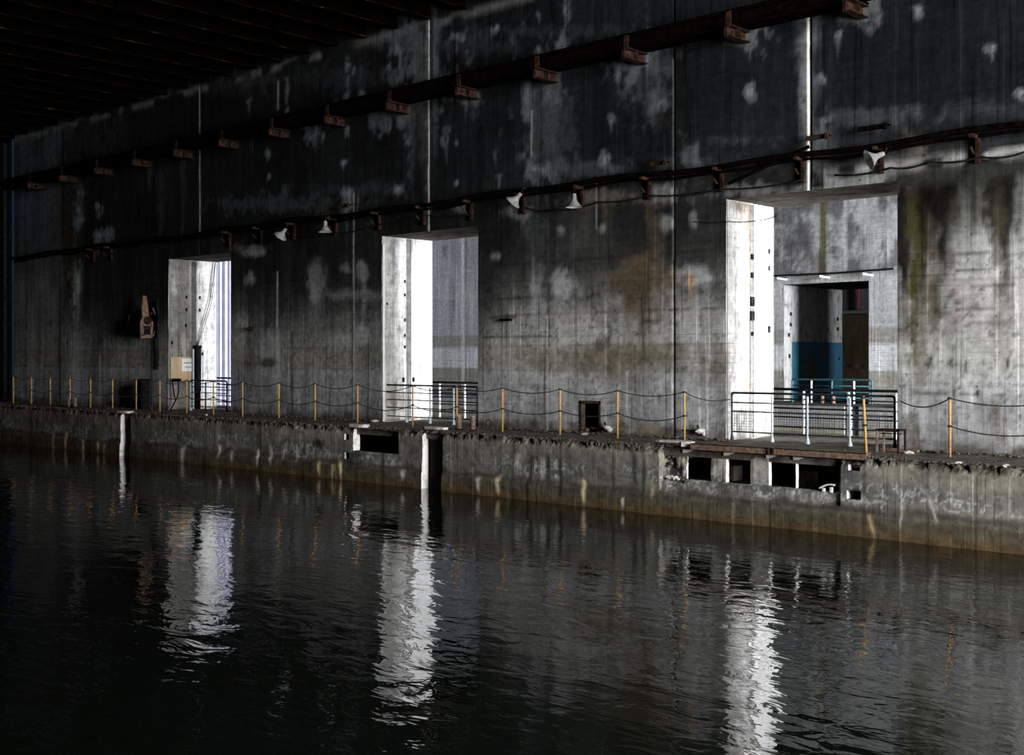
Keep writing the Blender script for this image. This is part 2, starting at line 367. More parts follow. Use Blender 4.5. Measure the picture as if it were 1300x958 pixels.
WHT = (.40,.43,.47); WH2 = (.185,.20,.22)
def wall_colour(X, Z):
    p = Paint(X, Z, YW, (.3,.3,.3))
    px = p.px
    zj = Z + (fbm(X*.9+3, Z*.9, 4)-.5)*1.1 + (fbm(X*6, Z*.5, 3)-.5)*.5
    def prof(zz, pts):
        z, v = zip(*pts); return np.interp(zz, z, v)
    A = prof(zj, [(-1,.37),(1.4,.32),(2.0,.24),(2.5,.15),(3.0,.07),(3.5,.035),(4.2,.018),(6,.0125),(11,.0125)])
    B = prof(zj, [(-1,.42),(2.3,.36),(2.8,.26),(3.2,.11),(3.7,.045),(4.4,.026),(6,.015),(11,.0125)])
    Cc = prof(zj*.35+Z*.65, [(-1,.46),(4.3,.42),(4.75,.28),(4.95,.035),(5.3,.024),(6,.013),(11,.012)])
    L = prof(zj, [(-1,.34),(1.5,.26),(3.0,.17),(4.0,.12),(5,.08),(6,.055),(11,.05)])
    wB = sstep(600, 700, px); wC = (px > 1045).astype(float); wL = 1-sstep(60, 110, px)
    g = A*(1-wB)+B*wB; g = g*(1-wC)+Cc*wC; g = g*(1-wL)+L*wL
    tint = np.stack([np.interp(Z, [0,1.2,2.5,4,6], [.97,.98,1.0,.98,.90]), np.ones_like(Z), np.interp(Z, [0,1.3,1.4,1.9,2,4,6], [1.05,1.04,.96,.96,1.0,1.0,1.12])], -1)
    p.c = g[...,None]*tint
    # formwork lifts
    band = ((Z > 1.33) & (Z < 1.90) & (px < 925)).astype(float)
    p.mul((.80,.76,.66), band*.85*(.6+.6*vnoise(X*.7, Z*2)))
    for z_ in (1.33, 1.90, 2.9, 3.75):
        p.mul((.55,.55,.55), np.exp(-((Z-z_)/.03)**2)*.7*(vnoise(X*.8, Z*0+z_) > .35)*(px < 925))
    # large mottling and vertical wash
    mott = fbm(X*.55, Z*.7+40, 5); p.c *= (.45+1.1*mott)[...,None]
    wash = fbm(X*3.1, Z*.22+9, 4); p.c *= (.55+.9*wash)[...,None]
    speck = fbm(X*12, Z*12, 3); p.mul((.45,.45,.45), sstep(.66,.72,speck)*.8*(Z < 3.3))
    # whitish crust low on the wall
    low = sstep(.9, .1, Z)*sstep(.48,.66, fbm(X*2.3, Z*4, 4)); p.mix((.50,.51,.52), low*.55)
    low2 = sstep(.28, .0, Z + (fbm(X*4, Z*3,3)-.5)*.4); p.mix((.07,.06,.045), low2*.85)
    for z_, x0_, x1_ in ((3.35,600,720),(3.1,840,920),(2.98,620,760),(2.62,840,920),(2.60,640,860),(2.35,760,860),(2.1,610,700),(3.35,1150,1300),(2.4,1160,1290),(1.0,610,720),(1.0,1150,1240),(2.95,1180,1300),(4.1,1150,1300)):
        zz_ = z_ + (vnoise(X*1.5, X*0+z_*7)-.5)*.06
        p.mul((.42,.42,.42), np.exp(-((Z-zz_)/.018)**2)*(px > x0_)*(px < x1_)*(vnoise(X*2.5, X*0+z_) > .3))
    p.mul((.78,.78,.80), (1-sstep(260,420,px))*(Z < 4.0)*(px > 70))  # dims the left part of the wall; light falloff put into the colour
    # -------- upper part: soot black with lime blooms
    up = [(718,15,6,14),(684,18,5,5),(711,57,8,6),(683,64,5,6),(631,34,6,8),(580,47,6,6),(441,86,5,11),(364,101,4,10),(364,140,3,4),
          (440,122,4,4),(460,119,4,4),(508,67,5,8),(440,165,3,7),(436,206,3,3),(516,181,6,8),(566,176,6,10),(580,184,4,7),(633,224,5,6),
          (579,232,4,4),(505,240,5,4),(341,225,3,5),(776,149,3,5),(951,118,6,9),(951,60,5,6),(770,203,8,8),(682,218,14,17),
          (1044,100,6,8),(1045,154,6,5),(1167,14,7,8),(1260,62,7,5),(1298,120,7,5),(1065,45,6,9),(126,263,4,8),(124,300,5,8),(139,298,4,8),
          (316,127,4,6),(100,272,6,22),(839,137,6,8),(545,265,4,6),(440,252,8,14),(340,195,3,5)]
    for i_,(x,y,rx,ry) in enumerate(up):
        p.blob(x,y,rx*1.0,ry*1.0, WH2, .55, hard=1.6, rough=1.8)
        p.blob(x+.5,y-.5,rx*.6,ry*.6, (.27,.29,.32), .6, hard=.7, rough=1.2)
        if i_ % 3 != 1: p.blob(x+rx*.1,y+ry*.05,rx*.22,ry*.25, (.02,.02,.02), .8, hard=.6, rough=.6)
        if i_ % 2: p.drip(x, y, y+ry*4, 1.5, WH2, .5)
    for x,y,rx,ry,a in [(415,152,13,12,.45),(402,168,9,9,.45),(484,148,10,12,.5),(505,138,8,16,.45),(577,122,10,10,.5),(599,118,8,18,.5),
          (668,120,8,26,.4),(704,92,8,26,.4),(792,84,20,15,.6),(824,66,8,16,.45),(825,100,22,38,.22),(740,215,42,10,.38),(690,160,26,70,.16),
          (930,48,24,9,.6),(953,36,9,20,.55),(875,200,12,14,.5),(900,206,60,7,.3),(1078,24,20,8,.55),(1108,8,8,22,.55),(1110,148,50,8,.42),
          (940,178,40,5,.25),(1240,140,50,9,.18),(533,62,24,38,.42),(520,92,30,8,.35),(548,90,6,50,.4),(1039,190,11,30,.35),(350,258,60,8,.35),(450,240,50,7,.2),
          (410,100,120,10,.14),(600,60,90,9,.16),(700,40,80,7,.2),(270,110,60,10,.12),(50,290,30,60,.18),(105,170,30,30,.15)]:
        p.blob(x,y,rx,ry, WH2, a*(.95 if rx < 30 else .5), hard=2.2, rough=2.2)
    for x,y0,y1,w,a in [(441,95,125,2,.6),(364,108,138,2,.5),(522,125,245,5,.42),(547,120,250,7,.42),(535,120,240,4,.3),(551,30,100,5,.5),
          (1021,15,240,8,.85),(1036,15,75,5,.6),(1034,95,140,6,.5),(1040,165,235,10,.4),(668,100,160,5,.6),(703,80,230,7,.3),(675,120,240,12,.25),
          (830,70,180,7,.35),(697,130,225,9,.2),(629,190,215,2,.5),(205,210,330,5,.14),(190,180,260,3,.25),(232,185,330,3,.18),(101,220,330,4,.3),(60,180,330,8,.12),
          (36,240,330,7,.22),(600,100,150,5,.4),(680,330,420,6,.5),(678,260,400,10,.14),(320,170,200,4,.1)]:
        p.drip(x,y0,y1,w, WH2, a*(.9 if y0 > 20 else 1.2))
    p.blob(682,222,5,6,(.03,.03,.03),.7); p.blob(566,176,2,4,(.01,.01,.01),.9); p.blob(839,150,6,12,(.012,.012,.01),.8)
    p.mix((.14,.145,.155), sstep(.2,0,np.abs(Z-(ZJ-.09)))*.8*sstep(.3,.6,vnoise(X*2.2, Z*3)))
    # joints
    for x,y0,y1,w,col,a in [(545,25,300,1.3,(.6,.6,.58),.7),(548.5,25,250,1.6,(.01,.01,.01),.8),(1026,18,245,2.0,(.85,.85,.83),1),(1029.5,15,240,1.9,(.005,.005,.005),.95),
          (254,115,300,1.1,(.40,.40,.39),.55),(855,75,330,1.0,(.35,.35,.34),.6),(353,102,140,1.3,(.4,.4,.4),.5),(80,165,300,2,(.01,.01,.01),.7),
          (1047,40,100,1.5,(.008,.008,.008),.8),(352,345,540,1.0,(.5,.5,.5),.6),(371,420,540,1.3,(.05,.05,.05),.8),(449,245,540,1.2,(.6,.6,.6),.55),(447.5,245,540,1.2,(.04,.04,.04),.6),
          (696,250,440,1.4,(.05,.05,.05),.7),(695,400,560,1.2,(.62,.62,.6),.7),(856,250,560,1.8,(.03,.03,.03),.8),(1139,250,580,1,(.05,.05,.05),.6),
          (76,330,512,1.6,(.03,.03,.03),.8),(127,450,515,1.3,(.5,.5,.5),.6),(192,425,515,1.3,(.03,.03,.03),.6),(675,140,200,1.2,(.5,.5,.5),.5),(404,440,530,1,(.4,.4,.4),.4),(757,230,290,1,(.35,.35,.3),.5)]:
        p.vline(x,y0,y1,w*.85,col,min(1,a*1.15))
    # -------- lower part
    for x,y,rx,ry,a in [(716,364,12,15,.6),(880,350,20,10,.6),(435,431,9,9,.5),(460,427,5,9,.5),(401,356,8,18,.3),(461,345,6,8,.35),(450,375,40,6,.25),(440,340,5,5,.3),(630,325,4,4,.3),
          (845,283,6,8,.35),(880,283,4,8,.35),(318,352,5,7,.4),(306,430,8,20,.3),(322,318,16,5,.35),(345,455,14,22,.35),(840,370,20,7,.35),(720,480,40,18,.2),(785,380,16,6,.3),(840,480,10,14,.4),
          (765,290,4,5,.3),(712,292,5,5,.3),(660,270,14,6,.2),(840,243,12,8,.3),(590,262,8,6,.3),(90,450,8,60,.25)]:
        p.blob(x,y,rx,ry, (.52,.54,.56), a, hard=2.2, rough=1.3)
    for x,y0,y1,w,a in [(881,400,560,11,.6),(898,390,560,8,.3),(680,345,440,7,.4),(401,360,440,5,.25),(345,420,520,8,.3),(401,440,530,3,.3),(462,355,430,4,.3),(97,335,430,5,.55),(100,430,515,10,.25),(505,380,520,4,0),
          (722,430,540,10,.2),(650,430,540,12,.25),(630,430,540,9,.25)]:
        p.drip(x,y0,y1,w,(.55,.57,.60),a)
    OCH = (.125,.098,.062)
    for x,y,rx,ry,a in [(812,355,28,18,.75),(822,380,26,30,.5),(800,448,50,10,.55),(760,462,50,10,.5),(900,470,20,12,.4),(770,478,30,8,.5)]:
        p.blob(x,y,rx,ry, OCH, a, hard=2.6, rough=1.6)
    p.blob(800,365,16,16,(.07,.05,.03),.7,rough=1.6)
    for x,y0,y1,w,a in [(812,350,520,9,.5),(835,260,440,7,.45),(795,360,480,6,.45),(824,250,400,4,.4),(878,347,382,2.4,1.),(771,240,340,5,.3),(745,250,340,5,.25)]:
        p.drip(x,y0,y1,w,OCH if x != 878 else (.45,.22,.05),a)
    for x,y0,y1,w,a in [(86,225,515,7,.85),(310,300,330,3,.2),(312,430,540,5,.25),(395,430,540,7,.45)]:
        p.drip(x,y0,y1,w,(.035,.022,.012) if x == 86 else (.08,.07,.06),a)
    p.blob(915,372,10,16,(.10,.10,.10),.7); p.blob(922,385,14,9,(.10,.10,.10),.6)
    p.blob(338,460,12,5,(.03,.03,.03),.8); p.blob(640,403,14,3,(.05,.05,.05),.8); p.blob(766,435,6,8,(.05,.05,.05),.6,rough=2); p.blob(774,420,3,8,(.05,.05,.05),.6,rough=2)
    # right bay: run-off from the cornice
    GRN, BLK, BRN = (.060,.056,.022), (.018,.017,.016), (.10,.085,.06)
    p.blob(1190,290,18,70,(.10,.095,.085),.75,hard=2,rough=1.5); p.blob(1150,270,9,60,BLK,.8,rough=1.5); p.blob(1270,250,14,36,BLK,.85,rough=1.6); p.blob(1168,330,20,90,(.15,.14,.12),.6,hard=2,rough=1.5)
    for x,y0,y1,w,col,a in [(1146,226,440,9,BLK,1.5),(1160,228,520,7,GRN,1.3),(1172,225,420,8,BLK,1.3),(1165,228,560,9,GRN,.75),(1182,228,430,7,BRN,.75),(1196,226,420,10,BLK,1.4),(1205,226,300,8,BLK,1.),(1182,222,290,12,BLK,1.),(1188,300,470,10,BRN,.6),
          (1208,230,330,5,GRN,.45),(1242,235,300,9,GRN,.6),(1236,225,260,14,BRN,.4),(1262,222,350,8,BLK,1.5),(1275,222,400,10,BLK,1.5),(1270,222,480,10,BRN,.6),(1283,222,330,5,BLK,.8),(1295,225,330,4,BLK,.7),(1255,222,300,4,GRN,.6),
          (1163,420,575,7,BRN,.5),(1172,430,560,5,GRN,.35),(1265,500,575,6,BRN,.65),(1278,530,580,9,BRN,.4),(1290,500,570,4,BRN,.3),(1212,222,290,3,BLK,.5),(1222,222,270,3,BLK,.4)]:
        p.drip(x,y0,y1,w,col,a)
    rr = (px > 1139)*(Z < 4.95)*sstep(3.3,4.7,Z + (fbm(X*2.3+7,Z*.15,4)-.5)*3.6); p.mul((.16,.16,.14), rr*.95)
    cor = (px > 1045)*np.exp(-((Z-4.98)/.10)**2)*sstep(.3,.5,vnoise(X*3,Z*6)); p.mix((.45,.45,.45), cor*.8)
    cor = (px > 1120)*np.exp(-((Z-4.72)/.13)**2)*sstep(.2,.6,vnoise(X*3.3+9,Z*6)); p.mix((.03,.03,.03), cor*.9)
    p.blob(985,243,60,8,(.4,.4,.4),.35,rough=1.6); p.blob(790,250,60,9,(.18,.17,.15),.5,rough=1.6)
    for x,y in [(1152,463),(1177,466),(1181,460),(1206,462),(1226,466),(1279,460),(1210,500),(1242,501)]:
        p.drip(x,y-9,y+14,2.4,(.03,.025,.02),.95)
    p.blob(1216,383,6,3,(.14,.09,.07),.9,rough=.3); p.blob(1216,392,3,3,(.12,.08,.07),.9,rough=.3)
    p.blob(1152,545,9,14,(.14,.12,.1),.6,rough=2); p.blob(835,545,30,6,(.30,.22,.13),.5,rough=2)
    for x,y,w in [(1235,343,22),(1260,361,30),(1225,366,14),(1270,410,20),(1225,295,20),(1245,410,12)]:
        p.mix((.09,.09,.09), np.exp(-((p.py-y+(px-x)*.03)/1.6)**2)*(abs(px-x) < w)*.8)
    return np.clip(p.c, .004, .8)

NB = (xat(738,YW), xat(762,YW), 0.0, .66)
holes = [(a,b_,-.2,DTOP) for a,b_ in D] + [NB]
JX = [xat(v, YW) for v in (545,548.5,1026,1029.5,254,855,353,80,1047,352,371,449,447.5,696,695,856,76,127,192,675,404,757)]
fine = sorted(set(round(j+d,4) for j in JX for d in (-.036,-.024,-.012,0,.012,.024,.036)))
xs = lines(XL, XR, .05, [v for d in D for v in d] + [NB[0], NB[1]], -6.0, .8)
xs = np.array(sorted(set(xs.tolist()) | {f for f in fine if min(abs(f-v) for v in [q for d in D for q in d]+[NB[0],NB[1]]) > .012}))
zs = lines(-.1, ZT, .055, [0.0, .66, DTOP])
def wdisp(X, Z):
    a = (fbm(X*1.3, Z*1.3, 3)-.5)*.025
    for px_ in (545, 1028, 254, 855):                       # movement joints are real grooves
        xj = xat(px_, YW); a = a + .03*np.exp(-((X-xj)/.03)**2)
    return a
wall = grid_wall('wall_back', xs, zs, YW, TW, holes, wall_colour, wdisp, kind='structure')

# reveals of the left jambs: rebate for the vanished doors, black blocks for dark holes
def jamb(x0, i):
    g0, g1, dp = YW+.80, YW+.98, .15
    strips = [('F', [(x0+.025, y) for y in np.linspace(YW+.012, g0, 22)]), ('G', [(x0+.025, g0),(x0+.003, g0+.012),(x0+.003, g1-.012),(x0+.025, g1)]), ('B', [(x0+.025, y) for y in np.linspace(g1, YW+TW-.004, 20)])]
    zz = np.linspace(0, DTOP-.01, 110)
    path = [q for _, st in strips for q in st]
    PXa = np.array([q[0] for q in path]); PYa = np.array([q[1] for q in path])
    Xg, Zg = np.meshgrid(PXa, zz, indexing='ij'); Yg, _ = np.meshgrid(PYa, zz, indexing='ij')
    base = {0:(.26,.257,.25), 1:(.42,.42,.415), 2:(.22,.22,.217)}[i]
    p = Paint(Xg, Zg, Yg, base, U=Yg*1.7+13*i)
    back = (Yg > g1-.005)
    p.mix({0:(.40,.40,.40),1:(.46,.46,.46),2:(.46,.46,.46)}[i], back*.95)  # paler back half: stronger light of the next pen put into the colour
    p.c *= (.62+.76*fbm(Yg*3+i, Zg*.9, 5))[...,None]; p.mul((.55,.55,.55), sstep(.6,.7,fbm(Yg*9+i, Zg*2.2, 4))*.7)
    if i == 0:
        p.blob(228,380,9,60,(.16,.16,.165),.5,rough=2); p.blob(221,365,3,14,(.55,.55,.55),.5); p.mul((.7,.68,.6), sstep(2.3,1.9,Zg)*(1-back)*.4); p.blob(255,420,6,14,(.4,.4,.4),.5,rough=2); p.blob(234,440,4,14,(.5,.48,.44),.6)
        p.drip(258,350,400,1.5,(.2,.2,.2),.7); p.mix((.2,.18,.15), (Zg < .45)*.5*back)
    if i == 1:
        p.blob(500,330,4.5,24,(.16,.165,.18),.85,rough=1.5); p.blob(507,325,4,30,(.40,.42,.46),.5); p.blob(502,360,5,20,(.3,.3,.3),.5,rough=2); p.mix((.3,.3,.3), sstep(509,513,p.px)*(1-back)*(p.py < 440)*.5)
        p.drip(524,300,335,3,(.12,.12,.12),.8); p.drip(531,300,322,4,(.15,.15,.15),.8); p.drip(521,375,460,3,(.3,.3,.3),.7); p.blob(528,329,9,1.6,(.25,.24,.2),.8,rough=.4)
        p.drip(517,380,500,3,(.2,.2,.2),.6); p.blob(508,505,10,14,(.22,.20,.16),.8,rough=2); p.blob(500,508,10,10,(.3,.28,.24),.5,rough=2)
    if i == 2:
        for x,y0,y1,w,a in [(941,256,300,2,.8),(946,256,330,2,.7),(951,256,400,2.4,.8),(954,256,330,1.6,.7),(935,256,285,2,.6),(968,258,290,3,.2)]:
            p.drip(x,y0,y1,w,(.12,.09,.06),a)
        p.blob(940,260,14,7,(.10,.08,.06),.7,rough=1.5); p.blob(944,380,6,60,(.5,.5,.5),.5,rough=2); p.blob(928,410,3,60,(.5,.5,.5),.35,rough=2); p.blob(945,470,6,40,(.45,.44,.43),.5,rough=2); p.blob(932,510,8,30,(.5,.49,.47),.5,rough=2); p.drip(953,470,560,2,(.2,.16,.13),.8)
        p.drip(975,520,560,6,(.4,.38,.33),.4)
    p.mix((.03,.03,.03) if i < 2 else (.10,.09,.08), (Yg > g0+.005)*(Yg < g1-.005)*.75)
    p.mix((.10,.08,.06), sstep(.10,.0,Zg+(fbm(Yg*5,Zg*5,3)-.5)*.2)*.8)
    n0, n1 = Xg.shape
    vs_ = np.stack([Xg, Yg, Zg], -1).reshape(-1,3).tolist()
    fs_ = [(a*n1+b_, (a+1)*n1+b_, (a+1)*n1+b_+1, a*n1+b_+1) for a in range(n0-1) for b_ in range(n1-1)]
    # close the lining at the back so that it has thickness
    m0 = len(vs_); vs_ += [(x0-.02, path[0][1], 0),(x0-.02, path[0][1], zz[-1]),(x0-.02, path[-1][1], 0),(x0-.02, path[-1][1], zz[-1])]
    fs_ += [(m0, 0, n1-1, m0+1), ((n0-1)*n1, m0+2, m0+3, n0*n1-1)]
    me = bpy.data.meshes.new('door_jamb'); me.from_pydata(vs_, [], fs_); me.materials.append(M_wall)
    cc = np.concatenate([np.clip(p.c,.01,.85).reshape(-1,3), np.full((4,3),.4)]); cc = np.concatenate([cc, np.ones((len(cc),1))],1)
    ca = me.color_attributes.new('weathering_and_light','FLOAT_COLOR','POINT'); ca.data.foreach_set('color', cc.astype(np.float32).ravel())
    o = bpy.data.objects.new('door_jamb', me); COL.objects.link(o); o.parent = wall
    sock = MB()
    hs = {0:[(.62,3.55,1),(.62,3.15,1),(.6,2.65,1),(1.1,3.55,1),(1.1,3.15,1),(.1,2.1,1),(1.2,1.75,1),(.98,1.4,.7)],
          1:[(.75,3.6,.8),(.75,3.25,.8),(.75,2.6,.8),(.75,2.2,.8),(.75,1.9,.8),(.7,1.05,1.2),(1.05,1.05,1.2),(.15,3.0,.6)],
          2:[(.93,3.65,1.1),(.93,3.28,1.1),(.93,2.75,1.9),(.93,2.46,1.9),(1.55,3.8,1),(1.55,3.45,1),(1.55,2.2,1.4),(.93,2.1,.8)]}[i]
    for (dy, z, s_) in hs:
        sock.box((x0-.01, YW+dy-.035*s_, z-.05*s_), (x0+.036, YW+dy+.035*s_, z+.05*s_))
    sock.build('hole_block', M_black, wall)  # raised black blocks standing in for the dark of anchor holes
for i, (a, b_) in enumerate(D): jamb(a, i)
# small framed hatch at the foot of the wall
t = empty('wall_hatch', ((NB[0]+NB[1])/2, YW, 0), label='small square dark hatch with rusty frame at the foot of the wall', cat='hatch')
hx, hw = 0, (NB[1]-NB[0])/2
mb = MB(); f_ = .028
mb.box((-hw-.02,-.02,0), (-hw+f_,.10,.68)); mb.box((hw-f_,-.02,0),(hw+.02,.10,.68)); mb.box((-hw-.02,-.02,.66-f_),(hw+.02,.10,.69))
mb.build('frame', M_hatch, t)
mb = MB(); mb.box((-hw-.0,.5,0),(hw,.55,.66)); mb.box((-hw-.02,.02,0),(-hw,.55,.66)); mb.box((hw,.02,0),(hw+.02,.55,.66)); mb.build('back_lining', M_void, t)
mb = MB()
for k in range(22): mb.stone((random.uniform(-hw*.8,hw*.8), random.uniform(-.02,.35), .03+random.random()*.10), random.uniform(.03,.08))
mb.build('debris', M_rubble, t, kind='stuff')

# ------------------------------------------------------------------ quay
YR = YQ+.12
NZ0 = -.57
def quay_colour(X, Z):
    p = Paint(X, Z, YQ, (.20,.192,.165))
    top = fbm(X*.8, Z*1.6, 4); p.c *= (.45+1.1*top)[...,None]
    p.c *= (.7+.6*fbm(X*4, Z*.8+5, 4))[...,None]
    zn = Z + (fbm(X*1.5, Z*2, 4)-.5)*.35
    p.mix((.12,.123,.125), sstep(-.28,-.5,zn)*sstep(-.82,-.6,zn)*.6)
    # lime lace
    lace = np.abs(fbm(X*8+3, Z*8, 3)-.5); 
    band = sstep(-.36,-.5,zn)*(1-sstep(.72,.86,-zn))
    p.mix((.42,.44,.46), (1-sstep(.0,.09,lace))*band*1.0*sstep(.34,.5,fbm(X*.8+2,Z*1.2,3)))
    p.mix((.07,.066,.055), sstep(-.72,-.82,zn)*(1-sstep(.9,1.0,-zn))*.65)
    p.mix((.105,.085,.050), sstep(-.88,-1.02,zn)*.8)
    p.mix((.15,.098,.045), sstep(-1.08,-1.17,Z+(fbm(X*2,Z*2,3)-.5)*.1)*.75)
    p.mix((.02,.018,.014), sstep(-1.22,-1.30,Z))
    for a_, b_ in ((903,922),(953,975),(871,877)):
        p.mix((.42,.41,.38), ((p.px > a_-1)&(p.px < b_+1)&(Z > NZ0))*(.55+.45*vnoise(X*9,Z*3))*sstep(NZ0-.05,NZ0+.25,Z))
    p.mul((.62,.62,.62), sstep(-.86,-.98,zn)*.8)
    p.mul((.5,.5,.5), np.exp(-((zn+.86)/.05)**2)*.7)
    # casting joints
    for x in (40,160,226*0+652,712,817,1097,1178,1240,330,487):
        p.vline(x, 500, 700, 2.2, (.03,.028,.024), .6)
    for x in (1116,): p.vline(x, 560, 630, 1., (.5,.5,.48), .6)
    YL, WH = (.72,.60,.38), (.74,.72,.67)
    for x,y0,y1,w,col,a,sl in [(344.5,570,594,1.7,WH,1,0),(406,583,608,1.8,YL,1,0),(423.5,590,610,1.6,YL,1,0),(433.5,581,616,1.6,YL,1,0),(512,595,612,2,WH,.9,0),(608,605,630,1.8,WH,.9,2),
          (632,603,636,2.0,YL,1,3),(741,607,650,1.8,YL,1,3),(792,630,650,1.4,WH,.8,0),(1104,652,694,1.8,(.45,.33,.18),1,10),(1313,640,680,2,WH,.6,5),(233,565,592,2.2,WH,.9,0),(279,565,585,1.5,WH,.7,0),(295,570,590,1.5,WH,.6,0),
          (84,548,575,1.4,YL,.8,0),(106,556,580,1.3,YL,.8,0),(69,545,575,1.5,YL,.5,0),(125,560,580,1.4,YL,.8,0),(133,562,582,1.4,YL,.8,0),(1180,630,670,1.5,WH,.45,12),(1145,640,670,2.2,WH,.3,0),(327,570,595,1.5,WH,.7,0),
          (361,568,585,1.4,WH,.6,0),(377,568,588,1.6,WH,.6,0),(540,590,625,1.6,WH,.5,0),(655,575,610,3,WH,.35,0),(690,580,615,3,WH,.3,0),(828,610,640,2,YL,.4,0)]:
        p.drip(x,y0,y1,w*1.2,col,min(1,a*1.2),sl)
    for x in (672,696,712,778,806,817):
        p.drip(x,575,650,3,(.03,.03,.026),.75)
    p.blob(405,563,6,6,(.03,.03,.03),.8); p.blob(1080,600,14,16,(.07,.075,.08),.7); p.blob(1085,625,12,6,(.02,.02,.02),.9); p.blob(1080,587,8,5,(.02,.02,.02),.9)
    p.blob(447,582,12,12,(.04,.045,.05),.7)
    # darker towards the left end of the quay
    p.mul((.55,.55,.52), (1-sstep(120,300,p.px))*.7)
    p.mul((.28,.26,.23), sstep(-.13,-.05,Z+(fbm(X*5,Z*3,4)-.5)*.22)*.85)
    return np.clip(p.c, .004, .8)
qh = []
for a, b_ in ((876,903),(927,953),(981,1010),(1018,1065)): qh.append((xat(a-6 if a != 1018 else a-8,YR), xat(b_,YR), NZ0, -.035))
qh = [(xat(870,YR), xat(903,YR), NZ0, -.035),(xat(922,YR), xat(953,YR), NZ0, -.035),(xat(976,YR), xat(1010,YR), NZ0, -.035),(xat(1010.5,YR), xat(1065,YR), NZ0, -.035)]
n2h = (xat(448,YQ), xat(506,YQ), zat(470,573.5,YQ), -.03)
s1 = (xat(153,YQ), xat(166,YQ), -1.7, -.02); s2 = (xat(536,YQ), xat(562,YQ), -1.7, -.02)
small = [(xat(437,YQ), xat(443,YQ), -.30, -.16),(xat(437,YQ), xat(443,YQ), -.75, -.60),(xat(1077,YQ), xat(1092,YQ), -.20, -.10),(xat(1075,YQ), xat(1093,YQ), -.66, -.52)]
qholes = qh + [n2h, s1, s2] + small
sn = sorted(set(round(v,4) for h in qholes for v in h[:2])); sz = sorted(set(round(v,4) for h in qholes for v in h[2:] if v > -1.6))
qxs = lines(-46.5, XR, .028, sn, -6.0, .8); qzs = lines(-1.7, 0, .03, sz)
xr0, xr1 = xat(838,YQ), xat(1066,YQ)
def qdisp(X, Z):
    a = (fbm(X*1.6, Z*2.5, 4)-.5)*.05
    inz = (X > xr0)*(X < xr1)*(Z > -.79)
    a = a + .12*inz*(Z > NZ0-.03) + .05*inz*(Z <= NZ0-.03)
    rough = (X > xr0)*(X < xat(871,YR))*(Z > -.62)
    a = a + rough*(fbm(X*7, Z*4, 3))*.16
    edge = sstep(-.16, 0, Z)*sstep(.35,.7,fbm(X*7, Z*6, 4)); a = a + edge*.09
    a = a - sstep(-.86,-.93,Z)*.03
    return a
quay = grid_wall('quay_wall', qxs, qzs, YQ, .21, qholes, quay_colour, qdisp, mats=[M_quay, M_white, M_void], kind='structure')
# deck slab, void behind the shell
mb = MB(); nx = 420
dx = np.linspace(-46.5, -5, nx); dy = np.linspace(YQ+.03, YW+TW+1.4, 26)
for j, y in enumerate(dy):
    for i, x in enumerate(dx):
        h = (float(fbm(np.array(x*2.2), np.array(y*3), 4))-.5)*.05 - (.03 if j == 0 else 0)
        yy = y + (float(vnoise(np.array(x*4), np.array(2.)))*.07 if j == 0 else 0)
        mb.v.append((x, yy, h-.005))
for j in range(len(dy)-1):
    for i in range(nx-1):
        mb.f.append((j*nx+i, j*nx+i+1, (j+1)*nx+i+1, (j+1)*nx+i)); mb.m.append(0)
mb.box((-46.5, YQ+.12, -.16), (-5, YW+TW+1.4, -.045))
mb.box((-5, YQ+.0, -.16), (XR, YW+TW+1.4, 0))
mb.build('quay_deck', M_deck, kind='structure')
mb = MB()
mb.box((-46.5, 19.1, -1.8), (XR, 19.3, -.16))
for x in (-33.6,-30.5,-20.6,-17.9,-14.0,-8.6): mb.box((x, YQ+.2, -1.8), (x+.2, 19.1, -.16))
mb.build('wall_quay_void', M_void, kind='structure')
# jumbled blocks lying in the big recess, seen dimly
for k,(x,y,w,h,l) in enumerate([(xat(930,18.6),18.5,.35,.34,'dark concrete block deep in the second recess from the left'),(xat(1030,18.4),18.4,.42,.36,'dark square block at the left of the widest recess'),(xat(1056,18.75),18.85,.26,.42,'dark upright block at the right of the widest recess')]):
    mb = MB(); mb.box((x-w/2,y-.15,NZ0-.62),(x+w/2,y+.15,NZ0+h*.7), M=None)
    rebase(mb.build('concrete_block', M_deck, label=l, cat='block'))
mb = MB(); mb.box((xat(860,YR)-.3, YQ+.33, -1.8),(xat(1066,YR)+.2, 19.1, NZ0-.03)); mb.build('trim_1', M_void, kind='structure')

# black fillers added in the two slots, standing for the unlit void
for (a, b_, c, d), lab in ((s1,'added black filler for the shade in the far left quay slot'),(s2,'added black filler for the shade in the quay slot below the middle doorway')):
    mb = MB(); mb.box((a+.05, YQ+.19, -1.75), (b_-.03, YQ+.45, -.07)); mb.box((a+.12, YQ+.14, -1.75), (b_-.12, YQ+.2, -.12))
    rebase(mb.build('slot_filler', M_slotfill, label=lab, cat='filler'))

# steel channel along the quay edge above the recesses
t = empty('steel_channel', (xat(985,YQ), YQ+.05, 0), label='long rusty steel channel laid along the quay edge over the recesses', cat='steel beam')
xa, xb = xat(877,YQ)-xat(985,YQ), xat(1100,YQ)-xat(985,YQ)
mb = MB(); mb.box((xa,-.06,-.03),(xb,-.045,.09)); mb.box((xa,-.06,.075),(xb,.10,.09)); mb.box((xa,-.06,-.03),(xb,.10,-.018)); mb.build('channel', M_rustpale, t)
for xx in (0.0, .10):
    mb = MB(); mb.box((xx-.16,-.075,-.03),(xx-.13,-.055,.095)); mb.build('stiffener_plate', M_rust, t)
mb = MB(); mb.box((-.10,-.066,.0),(-.03,-.062,.08)); mb.build('joint_gap', M_black, t)

